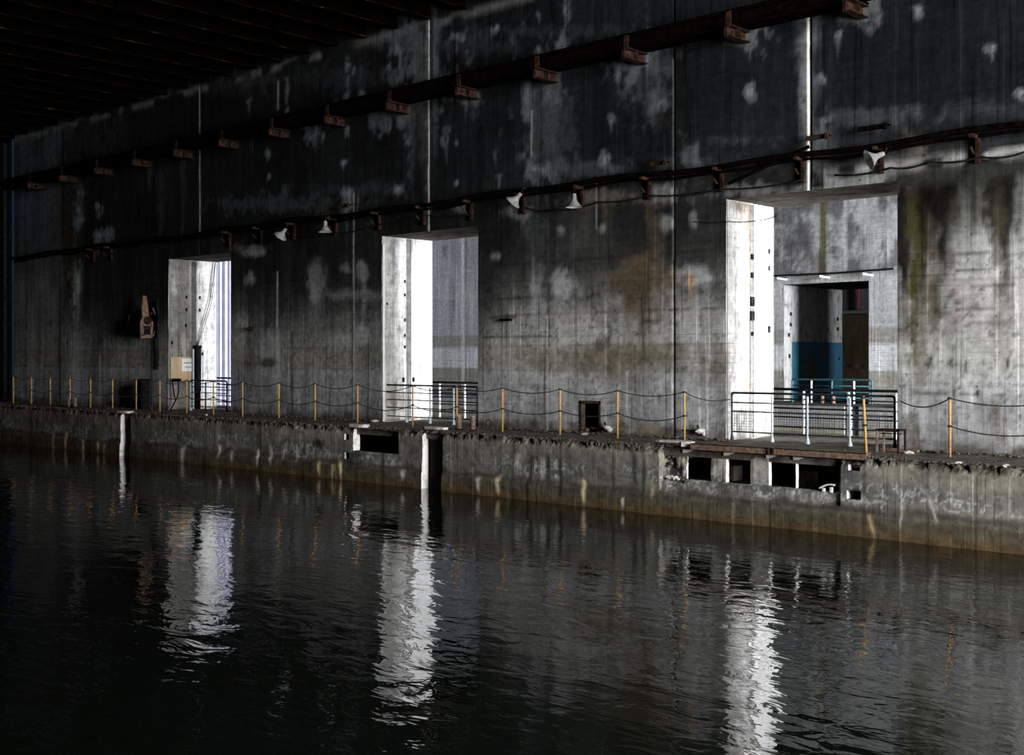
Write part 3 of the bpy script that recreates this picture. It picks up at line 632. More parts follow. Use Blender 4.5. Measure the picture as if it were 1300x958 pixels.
# pale caps and loose slabs by the recesses
def slab(px, py, Y, sx, sy, sz, name, label, rz=0, ry=0, mat=M_pale_stone, cat='slab'):
    p_ = at(px, py, Y)
    mb = MB(); n = 9
    ring = []
    for k in range(n):
        a = 2*PI*k/n; ring.append((sx/2*math.copysign(abs(math.cos(a))**.5, math.cos(a))*random.uniform(.9,1.05), sy/2*math.copysign(abs(math.sin(a))**.5, math.sin(a))*random.uniform(.85,1.05)))
    mb.prism(ring, 0, sz, axis='Z')
    o = mb.build(name, mat, label=label, cat=cat); o.location = p_; o.rotation_euler = (0,ry,rz); return o
slab(455.5, 542, YQ+.12, .62, .26, .07, 'stone_slab', 'pale flat slab on the quay edge above the small recess', .05)
slab(873, 566.5, YQ+.15, .26, .22, .09, 'stone_slab', 'pale broken block at the left end of the rusty steel channel', .3)
slab(858, 561, YQ+.45, .75, .3, .03, 'flat_plate', 'thin pale plate lying on the broken quay edge left of the steel channel', .15, cat='plate')
slab(159.5, 524, YQ+.12, .7, .3, .06, 'stone_slab', 'pale slab capping the far left quay slot', 0)
slab(553, 544.5, YQ+.15, .7, .25, .05, 'stone_slab', 'pale worn slab capping the slot below the middle doorway', 0)
# white caps at the tops of the recess jambs
mb = MB()
for a in (870,922,976,1010.5):
    x = xat(a,YR); mb.prism([(x-.04,-.03),(x+.20,-.03),(x+.16,-.05),(x+.05,-.09),(x-.03,-.10)], YR-.03, YR+.16)
mb.build('jamb_cap', M_white, quay)
# curved white scrap lying on the ledge
t = at(1051, 620, YQ+.06); mb = MB(); n = 12
top, bot = [], []
for k in range(n+1):
    s_ = k/n; x = -.13+.26*s_; z = .05+.05*math.sin(PI*s_*.75)+.03*s_
    top.append((x, z+.022)); bot.append((x, z))
mb.prism(top + bot[::-1], -.05, .05); mb.box((.05,-.03,-.0),(.09,.03,.085)); mb.box((-.09,-.02,0),(-.05,.02,.06))
o = mb.build('bent_scrap', M_white, label='curved white scrap lying on the ledge of the widest recess', cat='scrap'); o.location = (t.x, t.y, NZ0-.015)

# rubble along the wall foot and along the broken quay edge
mb = MB()
for k in range(1500):
    x = -44+39*random.random()**.7
    if any(a+.1 < x < b_-.1 for a,b_ in D): continue
    y = YW-.04-abs(random.gauss(0,.13)); r = random.uniform(.015,.05)
    mb.stone((x,y,r*.3), r)
for k in range(1300):
    x = -44+39*random.random()**.8; y = YQ+.08+abs(random.gauss(0,.09)); r = random.uniform(.015,.055)
    if xat(872,YQ) < x < xat(1104,YQ): y += .18
    mb.stone((x,y,r*.3-.01), r)
for k in range(500):
    x = -36+30*random.random(); y = random.uniform(YQ+.1, YW-.1); r = random.uniform(.01,.03)
    mb.stone((x,y,r*.3), r)
mb.build('rubble', M_rubble, label='grey rubble and grit strewn along the quay deck and its broken edge', cat='rubble', kind='stuff')
mb = MB()
for k in range(70):
    x = xat(random.uniform(842,868), YR); mb.stone((x, YQ+.14+random.random()*.15, random.choice([NZ0-.02, -.1, -.2, -.35])+random.uniform(-.03,.05)), random.uniform(.03,.08))
for k in range(40):
    x = xat(random.uniform(848,862), YR); mb.stone((x, YQ+.10, NZ0-.02+random.random()*.05), random.uniform(.02,.05), mi=1)
mb.build('broken_concrete', [M_rubble, M_pale_stone], label='crumbled concrete in the broken quay face left of the recesses', cat='rubble', kind='stuff')

# stones one can pick out
for px_, py_, Y_, r, lab in [(1154,577,19.2,.07,'pale stone at the wall foot beside the low steel stool'),(1206+10,590,17.85,.05,'small pinkish stone on the quay edge below the right yellow post'),(1278,594,17.8,.06,'whitish stone at the quay edge by the right border'),
        (476,530.5,19.6,.09,'pale flat stone at the wall foot left of the middle doorway'),(741,549,19.3,.06,'pale stone lying before the small wall hatch'),(262,526,18.6,.06,'pale stone on the deck below the left doorway railing')]:
    mb = MB(); mb.stone((0,0,r*.3), r*1.3, .5); p_ = at(px_, py_, Y_)
    o = mb.build('stone', M_pale_stone, label=lab, cat='stone'); o.location = (p_.x, Y_, .0)

# ------------------------------------------------------------------ water, shell of the building
mb = MB(); mb.add([(-46.5,1.0,ZW),(34,1.0,ZW),(34,19.09,ZW),(-46.5,19.09,ZW)], [(0,1,2,3)])
mb.build('harbour_water', M_water, label='dark rippled water filling the submarine pen', cat='water', kind='stuff')
mb = MB(); mb.add([(-46.5,23.0,ZW),(34,23.0,ZW),(34,38.1,ZW),(-46.5,38.1,ZW)], [(0,1,2,3)])
mb.build('basin_water', M_water, label='water of the neighbouring pen beyond the doorways', cat='water', kind='stuff')
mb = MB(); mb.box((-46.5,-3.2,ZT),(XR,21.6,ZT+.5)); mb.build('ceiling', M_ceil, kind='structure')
mb = MB(); mb.box((-46.5,-3.2,-3.6),(XR,YQ+1.6,-3.3)); mb.build('floor', M_void, kind='structure')
mb = MB(); mb.box((-46.5,-3.0,-.4),(XR,1.0,0)); mb.box((-46.5,.7,-3.4),(XR,1.0,-.4)); mb.build('quay_near', M_deck, kind='structure')
mb = MB(); mb.box((-46.5,-3.4,-.4),(XR,-3.0,ZT)); mb.build('wall_front', M_ceil, kind='structure')
mb = MB(); mb.box((-46.9,-3.4,-3.4),(-46.5,20.80,ZT)); mb.build('wall_left', M_black, kind='structure')
# tall dark post of the dock gate at the far end
t = empty('gate_post', (-44.62, 19.55, 0), label='tall black steel gate post at the far left end of the quay', cat='post')
mb = MB(); mb.box((-.27,-.02,-.02),(.26,.01,9.7)); mb.box((-.27,.21,-.02),(.26,.24,9.7)); mb.box((-.03,.01,-.02),(.03,.21,9.7)); mb.build('post', M_black, t)
mb = MB(); mb.box((-.33,-.08,-.02),(.33,.28,.06)); mb.build('base_plate', M_darksteel, t)

# ------------------------------------------------------------------ ceiling joists
def ibeam(mb, y0, y1, w, h, tf, tw):
    mb.box((-w/2,y0,0),(w/2,y1,tf)); mb.box((-w/2,y0,h-tf),(w/2,y1,h)); mb.box((-tw/2,y0,tf),(tw/2,y1,h-tf))
j0 = None
x = -19.95; k = 0
xsj = [-20.15-1.21*i for i in range(21)] + [-20.15+1.21*i for i in range(1,5)]
for x in xsj:
    if j0 is None:
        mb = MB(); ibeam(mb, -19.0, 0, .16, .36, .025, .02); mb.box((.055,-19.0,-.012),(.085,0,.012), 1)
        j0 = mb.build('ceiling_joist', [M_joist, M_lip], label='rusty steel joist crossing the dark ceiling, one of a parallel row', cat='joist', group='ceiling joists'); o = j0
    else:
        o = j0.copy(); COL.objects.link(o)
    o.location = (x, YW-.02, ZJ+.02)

# ------------------------------------------------------------------ crane rail on brackets
cr = empty('crane_rail', (xat(927,19.3), 19.3, 7.68), label='long black crane rail on rusty brackets high along the wall', cat='crane rail')
x0c = cr.location.x
mb = MB()
xe = xat(1096,19.2)-x0c
xl = -44.2-x0c
mb.box((xl,.05,.22),(xe,.33,.25)); mb.box((xl,.05,.50),(xe,.33,.53)); mb.box((xl,.17,.25),(xe,.21,.50)); mb.box((xl,.12,.53),(xe-.3,.26,.58)); mb.box((xl,.40,.22),(xe-.2,.43,.46)); mb.box((xl,.36,.22),(xe-.2,.52,.25)); mb.box((xl,.36,.43),(xe-.2,.52,.46))  # rear boxes: black girder added for the dark shadow under the rail
mb.build('beam', M_darksteel, cr)
br0 = None
for k in range(-1, 13):
    x = -2.44*k
    if x0c+x < -44: continue
    if br0 is None:
        mb = MB()
        mb.box((-.09,-.08,0),(.09,.58,.02)); mb.box((-.09,-.08,.20),(.09,.58,.22)); mb.box((-.045,-.08,.02),(-.03,.58,.20)); mb.box((-.09,-.08,0),(-.02,-.065,.22))
        mb.box((-.09,-.02,.22),(.03,-.005,.50)); mb.box((-.09,.22,.02),(.09,.235,.20))
        br0 = mb.build('bracket', M_rust, cr); o = br0
    else:
        o = br0.copy(); COL.objects.link(o); o.parent = cr
    o.location = (x, 0, 0)

# ------------------------------------------------------------------ service pipe with small brackets
pz = 5.36
pr_ = empty('service_pipe', (-20, YW-.22, pz), label='dark service pipe carried along the wall above the doorways', cat='pipe')
mb = MB(); pts = [(x, .0, .03*math.sin(x*1.7)+.02*math.sin(x*.6)) for x in np.arange(-24.0, 14.6, .6)]
mb.tube(pts, .055, 8); mb.tube([(p_[0], .10, p_[2]-.09+.02*math.sin(p_[0]*3)) for p_ in pts], .03, 6)
mb.build('pipe', M_darksteel, pr_, smooth=True)
b0 = None
for px_ in (1240,1118,1018,915,823,738,664,597,537,480,425,372,330,290,140,118):
    X_ = xat(px_, YW-.1)
    if b0 is None:
        mb = MB()
        mb.box((-.03,-.14,-.03),(.03,.20,.03)); mb.box((-.03,.13,-.42),(.03,.20,.03)); mb.box((-.012,.0,-.26),(.012,.16,-.22), M=Matrix.Rotation(-.6,4,'X'))
        b0 = mb.build('bracket', M_rust, pr_); o = b0
    else: o = b0.copy(); COL.objects.link(o); o.parent = pr_
    o.location = (X_+20, 0, -.07)

# drooping cable lower down
def catenary(p, q, sag, n=12):
    p, q = Vector(p), Vector(q); return [p.lerp(q, i/n) + Vector((0,0,-sag*4*(i/n)*(1-i/n))) for i in range(n+1)]
def cable(name, pixels, Y, r, label, sag=.05, mat=M_black):
    pts = [at(a, b_, Y) for a, b_ in pixels]; out = []
    for i in range(len(pts)-1): out += catenary(pts[i], pts[i+1], sag, 8)[(1 if i else 0):]
    mb = MB(); mb.tube(out, r, 6); return rebase(mb.build(name, mat, smooth=True, label=label, cat='cable'))
cable('wall_cable', [(664,262),(700,267),(760,256),(823,248),(915,240),(1020,228)], YW-.07, .018, 'thin black cable sagging along the wall between middle and right doorways')
cable('wall_cable', [(1060,222),(1130,213),(1180,205),(1245,199),(1300,193),(1330,190)], YW-.08, .02, 'thin black cable along the cornice at the upper right')
cable('wall_cable', [(372,300),(425,296),(480,285),(537,272),(597,272)], YW-.07, .014, 'faint cable along the dark wall left of the middle doorway')
cable('wall_cable', [(880,281),(925,281),(960,280),(985,274)], YW-.05, .010, 'thin wire crossing the upper corner of the right doorway', .02)
# diagonal brace near the right doorway
mb = MB(); mb.tube([at(925,233,YW-.18), at(1027,186,YW-.18)], .035, 6)
rebase(mb.build('diagonal_brace', M_darksteel, label='dark diagonal steel brace above the right doorway', cat='brace'))
# steel shelf fragments hanging just above the pipe
for i,(px_,py_,w,lab) in enumerate([(838,208,.42,'short rusty bracket arm on the wall above the service pipe'),(1110,163,.55,'dark steel remnant on the wall above the right-hand lamp'),(437,262,.6,'dark rusty steel remnant above the left hanging lamp'),(1040,175,.45,'dark steel angle on the wall right of the tall white joint')]):
    p_ = at(px_,py_,YW-.1); mb = MB(); mb.box((-w/2,-.08,-.04),(w/2,-.06,.05)); mb.box((-w/2,-.06,.03),(w/2,.12,.05)); mb.box((w/2-.06,-.12,-.06),(w/2,-.08,.06))
    o = mb.build('steel_remnant', M_rust if i != 1 else M_darksteel, label=lab, cat='steel piece'); o.location = p_

# ------------------------------------------------------------------ bell lamps
def lamp(px, py, tilt, roll, label):
    p_ = at(px, py, YW-.42)
    t = empty('bell_lamp', p_, 0, label=label, cat='lamp')
    R = Matrix.Rotation(roll,4,'Z') @ Matrix.Rotation(tilt,4,'Y')
    out = [(.035,.30),(.045,.26),(.05,.16),(.08,.11),(.15,.03),(.185,.0)]
    inn = [(.178,.002),(.143,.035),(.07,.105),(.0,.12)]
    mb = MB(); mb.lathe(out, 28, R); mb.build('shade', M_enamel, t, smooth=True)
    mb = MB(); mb.lathe([(.185,.0)]+inn, 28, R); mb.build('reflector', M_enamelw, t, smooth=True)
    mb = MB(); mb.lathe([(0,.34),(.03,.34),(.038,.30),(.038,.26)], 12, R); mb.build('cap', M_darksteel, t, smooth=True)
    a = R @ Vector((0,0,.33))
    mb = MB(); mb.tube([a, a+Vector((0,.0,.06)), Vector((a.x+.02,.2,a.z+.10)), Vector((a.x+.05,.36,a.z+.10))], .014, 6); mb.build('arm', M_rust, t)
lamp(413, 294.5, 0, 0, 'small bell lamp hanging straight down left of the middle doorway')
lamp(356, 300, .75, .25, 'left tilted bell lamp on the dark wall')
lamp(729, 263, 0, 0, 'bell lamp hanging straight down right of the middle doorway')
lamp(651, 257, .8, .3, 'tilted bell lamp just right of the middle doorway')
lamp(1103, 203, 1.15, .75, 'large tilted bell lamp above the right doorway')

# ------------------------------------------------------------------ yellow chain posts
YP = 19.0
posts = [(17,'leftmost yellow chain post, next to the black gate post'),(40,'second yellow chain post from the left end'),(64,'third yellow chain post from the left end'),
 (89,'yellow chain post standing at the far pair of bollards'),(115,'yellow chain post between the far bollards and the pale-capped quay slot'),(143,'yellow chain post just left of the far quay slot'),
 (173,'yellow chain post beside the dark upright cabinet'),(203,'yellow chain post just left of the left doorway'),(237,'yellow chain post before the left half of the left doorway'),
 (271,'yellow chain post before the white opening of the left doorway'),(308,'yellow chain post just right of the left doorway'),(354,'yellow chain post midway on the wall left of the middle doorway, the left one'),
 (400,'yellow chain post midway between left and middle doorways'),(454,'yellow chain post left of the middle doorway, above the pale slab'),(524,'yellow chain post before the white jamb of the middle doorway'),
 (580,'yellow chain post behind the near pair of rusty bollards'),(638,'yellow chain post just right of the middle doorway'),(711,'yellow chain post left of the small wall hatch'),
 (784,'yellow chain post right of the small wall hatch'),(869,'rust-streaked yellow chain post at the left end of the steel channel'),(1097,'leaning yellow chain post before the right doorway railing'),
 (1206,'nearest yellow chain post, on the right before the pale wall'),]
px_fix = {}
post0 = None; PX = {}
for px_, lab in posts:
    Y_ = YP if px_ != 1097 else 18.35
    X_ = xat(px_+ (0 if px_ != 1097 else 3), Y_)
    if post0 is None:
        post0 = empty('chain_post', (X_,Y_,0), label=lab, cat='post', group='yellow chain posts'); o = post0
        mb = MB(); mb.lathe([(0,.985),(.016,.985),(.021,.975),(.021,-.02),(0,-.02)], 12); mb.build('post', M_yellow, o, smooth=True)
        for z in (.955,.50):
            mb = MB(); mb.tube([(-.045,0,z),(.045,0,z)], .012, 8); mb.lathe([(.030,z-.02),(.032,z),(.030,z+.02)], 10); mb.build('hook', M_chain, o)
    else:
        o = post0.copy(); COL.objects.link(o); o['label'] = lab
        for ch in post0.children:
            c = ch.copy(); COL.objects.link(c); c.parent = o
        o.location = (X_,Y_,0)
    o.rotation_euler = (0,0,random.uniform(-.4,.4))
    if px_ == 1097: o.rotation_euler = (0,-.055,0)
    PX[px_] = Vector((X_,Y_,0))
def chain(name, plist, z, label, sag=.11, mat=M_chain):
    mb = MB()
    for i in range(len(plist)-1):
        a, b_ = Vector(plist[i]), Vector(plist[i+1])
        s_ = sag*random.uniform(.8,1.2)*min(1.4,(a-b_).length/1.65)
        pts = catenary((a.x,a.y,z if a.z == 0 else a.z), (b_.x,b_.y,z if b_.z == 0 else b_.z), s_, 40)
        for j in range(len(pts)-1):                        # twisted links
            d = pts[j+1]-pts[j]; m_ = (pts[j]+pts[j+1])/2
            wv = .010 if j % 2 else .005
            mb.tube([pts[j]-d*.12, pts[j+1]+d*.12], [.0085,.0085], 5)
            mb.tube([m_-d*.35, m_+d*.35], .0085+wv*.4, 5)
    return rebase(mb.build(name, mat, label=label, cat='chain'))
seq = [PX[p[0]] for p in posts[:20]]
e1 = at(927, 508, 19.86)
chain('barrier_chain', seq + [Vector((e1.x, 19.86, .93-.12))], .955, 'upper sagging chain strung between the yellow posts left of the right doorway')
chain('barrier_chain', seq, .50, 'lower sagging chain strung between the yellow posts left of the right doorway')
xo = Vector((xat(1345,YP), YP, 0))
chain('barrier_chain', [Vector((xat(1143,19.85), 19.85, .86)), PX[1206], xo], .955, 'upper chain running right from the right doorway past the nearest post', .10)
chain('barrier_chain', [PX[1206], xo], .50, 'lower chain running right from the nearest yellow post', .13)
o = post0.copy(); COL.objects.link(o); o['label'] = 'yellow chain post outside the right border of the view'; o.location = xo
for ch in post0.children:
    c = ch.copy(); COL.objects.link(c); c.parent = o

# ------------------------------------------------------------------ railings
def railing(xs_, Y, h, bars, post_mat, rail_mat, label, z0=0, mesh=None, pr=.024, foot=True, group=None, returns=False):
    t = empty('guard_railing', ((xs_[0]+xs_[-1])/2, Y, z0), label=label, cat='railing')
    if group: t['group'] = group
    x_ = [v-t.location.x for v in xs_]
    mb = MB(); mb.tube([(x_[0],0,h-.05),(x_[0]+.02,0,h-.01),(x_[0]+.05,0,h),(x_[-1]-.05,0,h),(x_[-1]-.02,0,h-.01),(x_[-1],0,h-.05)], pr, 10); mb.build('top_rail', rail_mat, t, smooth=True)
    for z in bars:
        mb = MB(); mb.tube([(x_[0],0,z),(x_[-1],0,z)], pr*.6, 8); mb.build('middle_rail', rail_mat, t, smooth=True)
    for i, v in enumerate(x_):
        mb = MB(); mb.tube([(v,0,0),(v,0,h-.04)], pr*.95, 10)
        
        m_ = post_mat[i] if isinstance(post_mat, (list,tuple)) else post_mat
        po = mb.build('post', m_, t)
        if foot:
            mb = MB(); mb.tube([(v,0,0),(v,0,.03),(v,0,.12)], [pr*2.0,pr*1.9,pr], 10); mb.build('foot_flange', m_, po)
    if mesh:
        z1, z2 = mesh; mb = MB(); w = .0022
        for a in np.arange(x_[0]+.06, x_[-1]-.02, .055): mb.box((a-w,-w,z1),(a+w,w,z2))
        for a in np.arange(z1+.05, z2, .055): mb.box((x_[0],-w*1.5,a-w),(x_[-1],w*.5,a+w))
        mb.build('wire_mesh', rail_mat, t)
    return t
Yr = 20.05
railing([xat(p_,Yr) for p_ in (929,980,1025,1079,1136)], Yr, .93, (.74,.57,.17), [M_railshade,M_galv,M_galv,M_galv,M_railshade], M_railshade, 'tubular guard railing with wire mesh across the right doorway', mesh=(.17,.57))
railing([xat(p_,Yr) for p_ in (488,516,546,576,606)], Yr, .93, (.74,.56,.36,.14), M_galv, M_railshade, 'pale posted guard railing across the middle doorway')
railing([xat(p_,Yr) for p_ in (242,261,288)], Yr, .93, (.74,.56,.36,.14), [M_galv,M_railshade,M_railshade], M_railshade, 'dark guard railing across the left doorway')
Yr2 = 22.5
railing([xat(p_,Yr2) for p_ in (905,962,1020,1077,1137,1200)], Yr2, .95, (.74,.55,.36,.15), M_railwhite, M_railshade, 'white posted railing behind the right doorway', pr=.030, foot=False, mesh=(.15,.55))
railing([xat(p_,Yr2) for p_ in (526,558,590,624)], Yr2, .95, (.74,.55,.36,.15), M_railwhite, M_railshade, 'white posted railing behind the middle doorway', pr=.030, foot=False)
railing([xat(p_,Yr2) for p_ in (235,264,296)], Yr2, .95, (.74,.55,.36,.15), M_railwhite, M_railshade, 'white posted railing behind the left doorway', pr=.030, foot=False)
Yr3 = 39.0
railing([xat(p_,Yr3) for p_ in (1006,1030,1056,1084,1107)], Yr3, .84, (.62,.42,.2), [M_teal,M_galv,M_teal,M_railwhite,M_teal], M_teal, 'teal railing on the far quay before the blue-painted passage', pr=.04, foot=False)
# white vertical edge pipe of the middle doorway
mb = MB(); mb.tube([(xat(485.5,YW)+.02,YW+.02,0),(xat(485.5,YW)+.02,YW+.02,4.5)], .03, 8); rebase(mb.build('edge_pipe', M_railwhite, label='slim white pipe up the left edge of the middle doorway', cat='pipe'))

# ------------------------------------------------------------------ left doorway fittings
x0 = D[0][0]+.035
y0, y1 = YW+.04, YW+.80
za, zb = zat(228,483,20.2), zat(228,453,20.2)
mb = MB(); mb.box((x0,y0,za),(x0+.03,y1,zb)); rebase(mb.build('tan_board', M_tan, label='tan board fixed to the left jamb of the left doorway', cat='board'))
t = empty('notice', (x0+.035, 0, 0), label='white paper notice over the tan board in the left doorway', cat='sign')
u0, u1 = YW+.42, YW+.82; zb0, zb1 = zat(234,471,20.5), zat(234,455,20.5)
mb = MB(); mb.box((0,u0,zb0),(.012,u1,zb1)); mb.build('sheet', M_paper, t)
mb = MB()
for (z_, a, b_, s_) in ((.66,.15,.9,.035),(.34,.2,.88,.02),(.27,.3,.8,.012)):
    k0 = u0+(u1-u0)*a; e_ = u0+(u1-u0)*b_
    while k0 < e_:
        w = random.uniform(.015,.035); zz = zb0+(zb1-zb0)*z_
        mb.box((.0115,k0,zz-s_/2),(.0135,min(k0+w,e_),zz+s_/2)); k0 += w+.012
mb.build('print', M_ink, t)
# black pipe and pale blue conduit in the rebate
mb = MB(); xx = D[0][0]+.10
t = empty('downpipe', (xx, YW+.98, 0), label='thick black downpipe standing in the left doorway rebate', cat='pipe')
mb.tube([(0,0,.55),(0,0,1.95)], .11, 16); mb.build('pipe', M_black, t, smooth=True)
mb = MB(); mb.tube([(0,0,0),(0,0,.55)], .09, 16); mb.build('foot', M_darksteel, t, smooth=True)
mb = MB(); mb.tube([(0,0,1.93),(0,0,2.02)], .13, 16); mb.build('collar', M_black, t)
mb = MB(); mb.tube([(-.02,0,2.02),(0,.1,2.4),(.02,.45,3.5),(.03,.62,4.7)], .012, 6); mb.tube([(-.02,.02,2.02),(0,.16,2.4),(.02,.5,3.4),(.03,.64,4.7)], .010, 6); mb.build('cable', M_black, t)
mb = MB(); mb.tube([(xx+.02,YW+.80,0),(xx+.02,YW+.80,1.9)], .035, 10); rebase(mb.build('conduit', M_galv, label='pale blue conduit beside the black downpipe in the left doorway', cat='pipe'))
mb = MB(); p0 = at(222,482,YW+.2)
mb.tube([at(219,484,YW-.02),at(221,500,YW-.02),at(223,508,YW-.05),at(218,518,YW-.1),at(213,523,YW-.15)], .022, 8); mb.tube([at(226,484,YW-.02),at(227,496,YW-.02),at(224,507,YW-.04)], .02, 8)
mb.box(at(220,482,YW-.03)-Vector((.05,.03,.06)), at(228,482,YW-.03)+Vector((.05,.03,.04)))
rebase(mb.build('hose', M_black, label='black looped hose hanging at the left jamb of the left doorway', cat='hose'))

# dark upright cabinet
p_ = at(179, 517, 19.45); t = empty('cabinet', (p_.x, 19.5, 0), label='narrow dark upright cabinet on the quay left of the left doorway', cat='cabinet')
mb = MB(); mb.box((-.22,-.13,.03),(.16,.17,.92)); mb.build('body', M_black, t)
mb = MB(); mb.box((-.20,-.15,.07),(.14,-.132,.88)); mb.build('door', M_darksteel, t)
mb = MB(); mb.box((-.24,-.16,.92),(.18,.19,.95)); mb.build('lid', M_darksteel, t)

# rusty hook block / winch on the wall
p_ = at(196, 405, YW-.02); t = empty('wall_winch', (p_.x, YW-.02, p_.z), label='rusty winch with yellowed drum bolted to the wall left of the left doorway', cat='winch')
pl = [(-.50,-.62),(-.10,-.60),(-.06,-.10),(-.20,.02),(-.24,.30),(-.30,.72),(-.42,.74),(-.46,.30),(-.44,.05),(-.52,-.10)]
mb = MB(); mb.prism(pl, .0, .05, axis='X'); mb.build('side_plate', M_rustpale, t)
mb = MB(); mb.box((.045,-.42,-.50),(.06,-.18,-.22)); mb.build('window_block', M_black, t)
mb = MB()
for (a,b_,c,d) in ((-.46,-.42,-.54,-.18),(-.18,-.14,-.54,-.18),(-.46,-.14,-.54,-.50),(-.46,-.14,-.22,-.18)): mb.box((.045,a,c),(.085,b_,d))
mb.build('window_rim', M_rustpale, t)
mb = MB(); mb.tube([(-.55,-.28,-.05),(.12,-.28,-.05)], .13, 18); mb.tube([(-.1,-.18,.18),(.14,-.18,.18)], .05, 10); mb.build('drum', M_rust, t)
mb = MB(); mb.prism([(-.70,-.30),(-.62,.05),(-.40,.22),(-.04,.20),(-.04,-.50),(-.50,-.55),(-.66,-.45)], -.50, -.06, axis='Y'); mb.build('housing', M_darksteel, t)
mb = MB(); mb.tube([(-.74,-.45,.12),(-.80,-.45,-.05),(-.76,-.45,-.25),(-.66,-.45,-.42)], .02, 6); mb.tube([(.08,-.10,.35),(.16,-.04,.1),(.16,-.03,-.3),(.06,-.08,-.55)], .02, 6); mb.build('hoop', M_rustpale, t)
mb = MB(); mb.box((-.75,-.06,-.6),(.2,0,.35)); mb.build('back_plate', M_darksteel, t)
mb = MB(); mb.tube([(.30,-.06,.6),(.32,-.06,0),(.28,-.06,-.6),(.30,-.05,-1.2),(.26,-.05,-1.6)], .03, 7); mb.build('cable', M_black, t)

# ------------------------------------------------------------------ mooring bollards
def bollards(pxs, py, Y, labs, h, r, group):
    b0 = None
    for px_, lab in zip(pxs, labs):
        X_ = xat(px_, Y)
        if b0 is None:
            b0 = empty('mooring_bollard', (X_,Y,0), label=lab, cat='bollard', group=group); o = b0
            mb = MB(); mb.lathe([(0,h),(r*.85,h),(r,h-.02),(r,.03),(r*.98,.0)], 18); mb.build('barrel', M_rustpale, o, smooth=True)
            mb = MB(); mb.lathe([(0,.035),(r*1.6,.03),(r*1.6,0)], 14); mb.build('base_plate', M_rust, o)
            mb = MB(); mb.lathe([(0,h+.012),(r*.55,h+.01),(r*.6,h)], 12); mb.build('cap', M_pale_stone, o)
        else:
            o = b0.copy(); COL.objects.link(o); o['label'] = lab; o.location = (X_,Y,0)
            for ch in b0.children: c = ch.copy(); COL.objects.link(c); c.parent = o
bollards((583,600.5), 545, 18.7, ('left one of the near pair of rusty bollards','right one of the near pair of rusty bollards'), .31, .055, 'near bollard pair')
bollards((88,95.5), 516, 18.75, ('left one of the far pair of rusty bollards','right one of the far pair of rusty bollards'), .30, .06, 'far bollard pair')
bollards((1044,1058), 515, 38.3, ('left bollard on the far quay seen through the right doorway','right bollard on the far quay seen through the right doorway'), .30, .07, 'bollards on the far quay')
# ring between near bollards
mb = MB(); p_ = at(620,541,19.75); mb.tube([(.09*math.cos(a), 0, .10+.09*math.sin(a)) for a in np.linspace(-1.2,4.3,14)], .012, 6)
o = mb.build('mooring_ring', M_rust, label='rusty iron ring standing at the wall foot right of the middle doorway', cat='ring'); o.location = (p_.x,19.75,0)

# low rusty stool frame
xc = xat(1134, 19.2)
t = empty('stool_frame', (xc, 19.1, 0), label='low rusty steel stool frame beside the right doorway railing', cat='stool')
for (x, y) in ((-.19,-.12),(.19,-.12),(-.19,.14),(.19,.14)):
    mb = MB(); mb.box((x-.014,y-.014,0),(x+.014,y+.014,.40)); mb.build('leg', M_rustpale if x < 0 else M_rust, t)
mb = MB(); mb.box((-.21,-.14,.38),(.21,-.11,.41)); mb.box((-.21,.12,.38),(.21,.15,.41)); mb.box((-.21,-.14,.38),(-.18,.15,.41)); mb.box((.18,-.14,.38),(.21,.15,.41)); mb.build('seat_rim', M_rust, t)
mb = MB(); mb.box((-.19,-.01,.32),(.19,.02,.34)); mb.build('stretcher', M_rust, t)
mb = MB(); mb.box((-.3,-.05,0),(.36,.05,.05)); o = mb.build('rusty_bar', M_rustpale, label='reddish rusty bar lying under the low stool frame', cat='bar'); o.location = (xc-.05, 19.5, 0)

# pipe stubs and brackets near the wall foot
for px_, py_, ln, lab in ((770,543,.22,'short black pipe stub beside the small wall hatch'),(888,547,.42,'thin black rod with lump low on the wall left of the right doorway')):
    p_ = at(px_,py_,YW-.08); t = empty('pipe_stub', p_, label=lab, cat='pipe')
    mb = MB(); mb.tube([(-ln,0,0),(0,0,0)], .016, 8); mb.build('rod', M_black, t)
    mb = MB(); mb.stone((0,.03,0), .11, .9); mb.stone((.06,.04,-.04), .07, .9); mb.build('concrete_lump', M_pale_stone, t)
    mb = MB(); mb.tube([(-.05,0,.12),(-.02,0,.02),(-.04,0,-.07)], .02, 6); mb.build('valve_stem', M_black, t)
# stub in the wall right of left door
p_ = at(318,417,YW-.08); mb = MB(); mb.tube([(0,0,0),(.02,-.22,0)], .03, 8); mb.box((-.08,.0,-.05),(.1,.06,.05)); o = mb.build('iron_stub', M_rust, label='small rusty iron stub on the wall right of the left doorway', cat='iron stub'); o.location = p_
p_ = at(645,406,YW-.04); mb = MB(); mb.box((-.22,-.06,-.02),(.1,.05,.03)); o = mb.build('iron_stub', M_darksteel, label='dark iron stub halfway up the wall right of the middle doorway', cat='iron stub'); o.location = p_

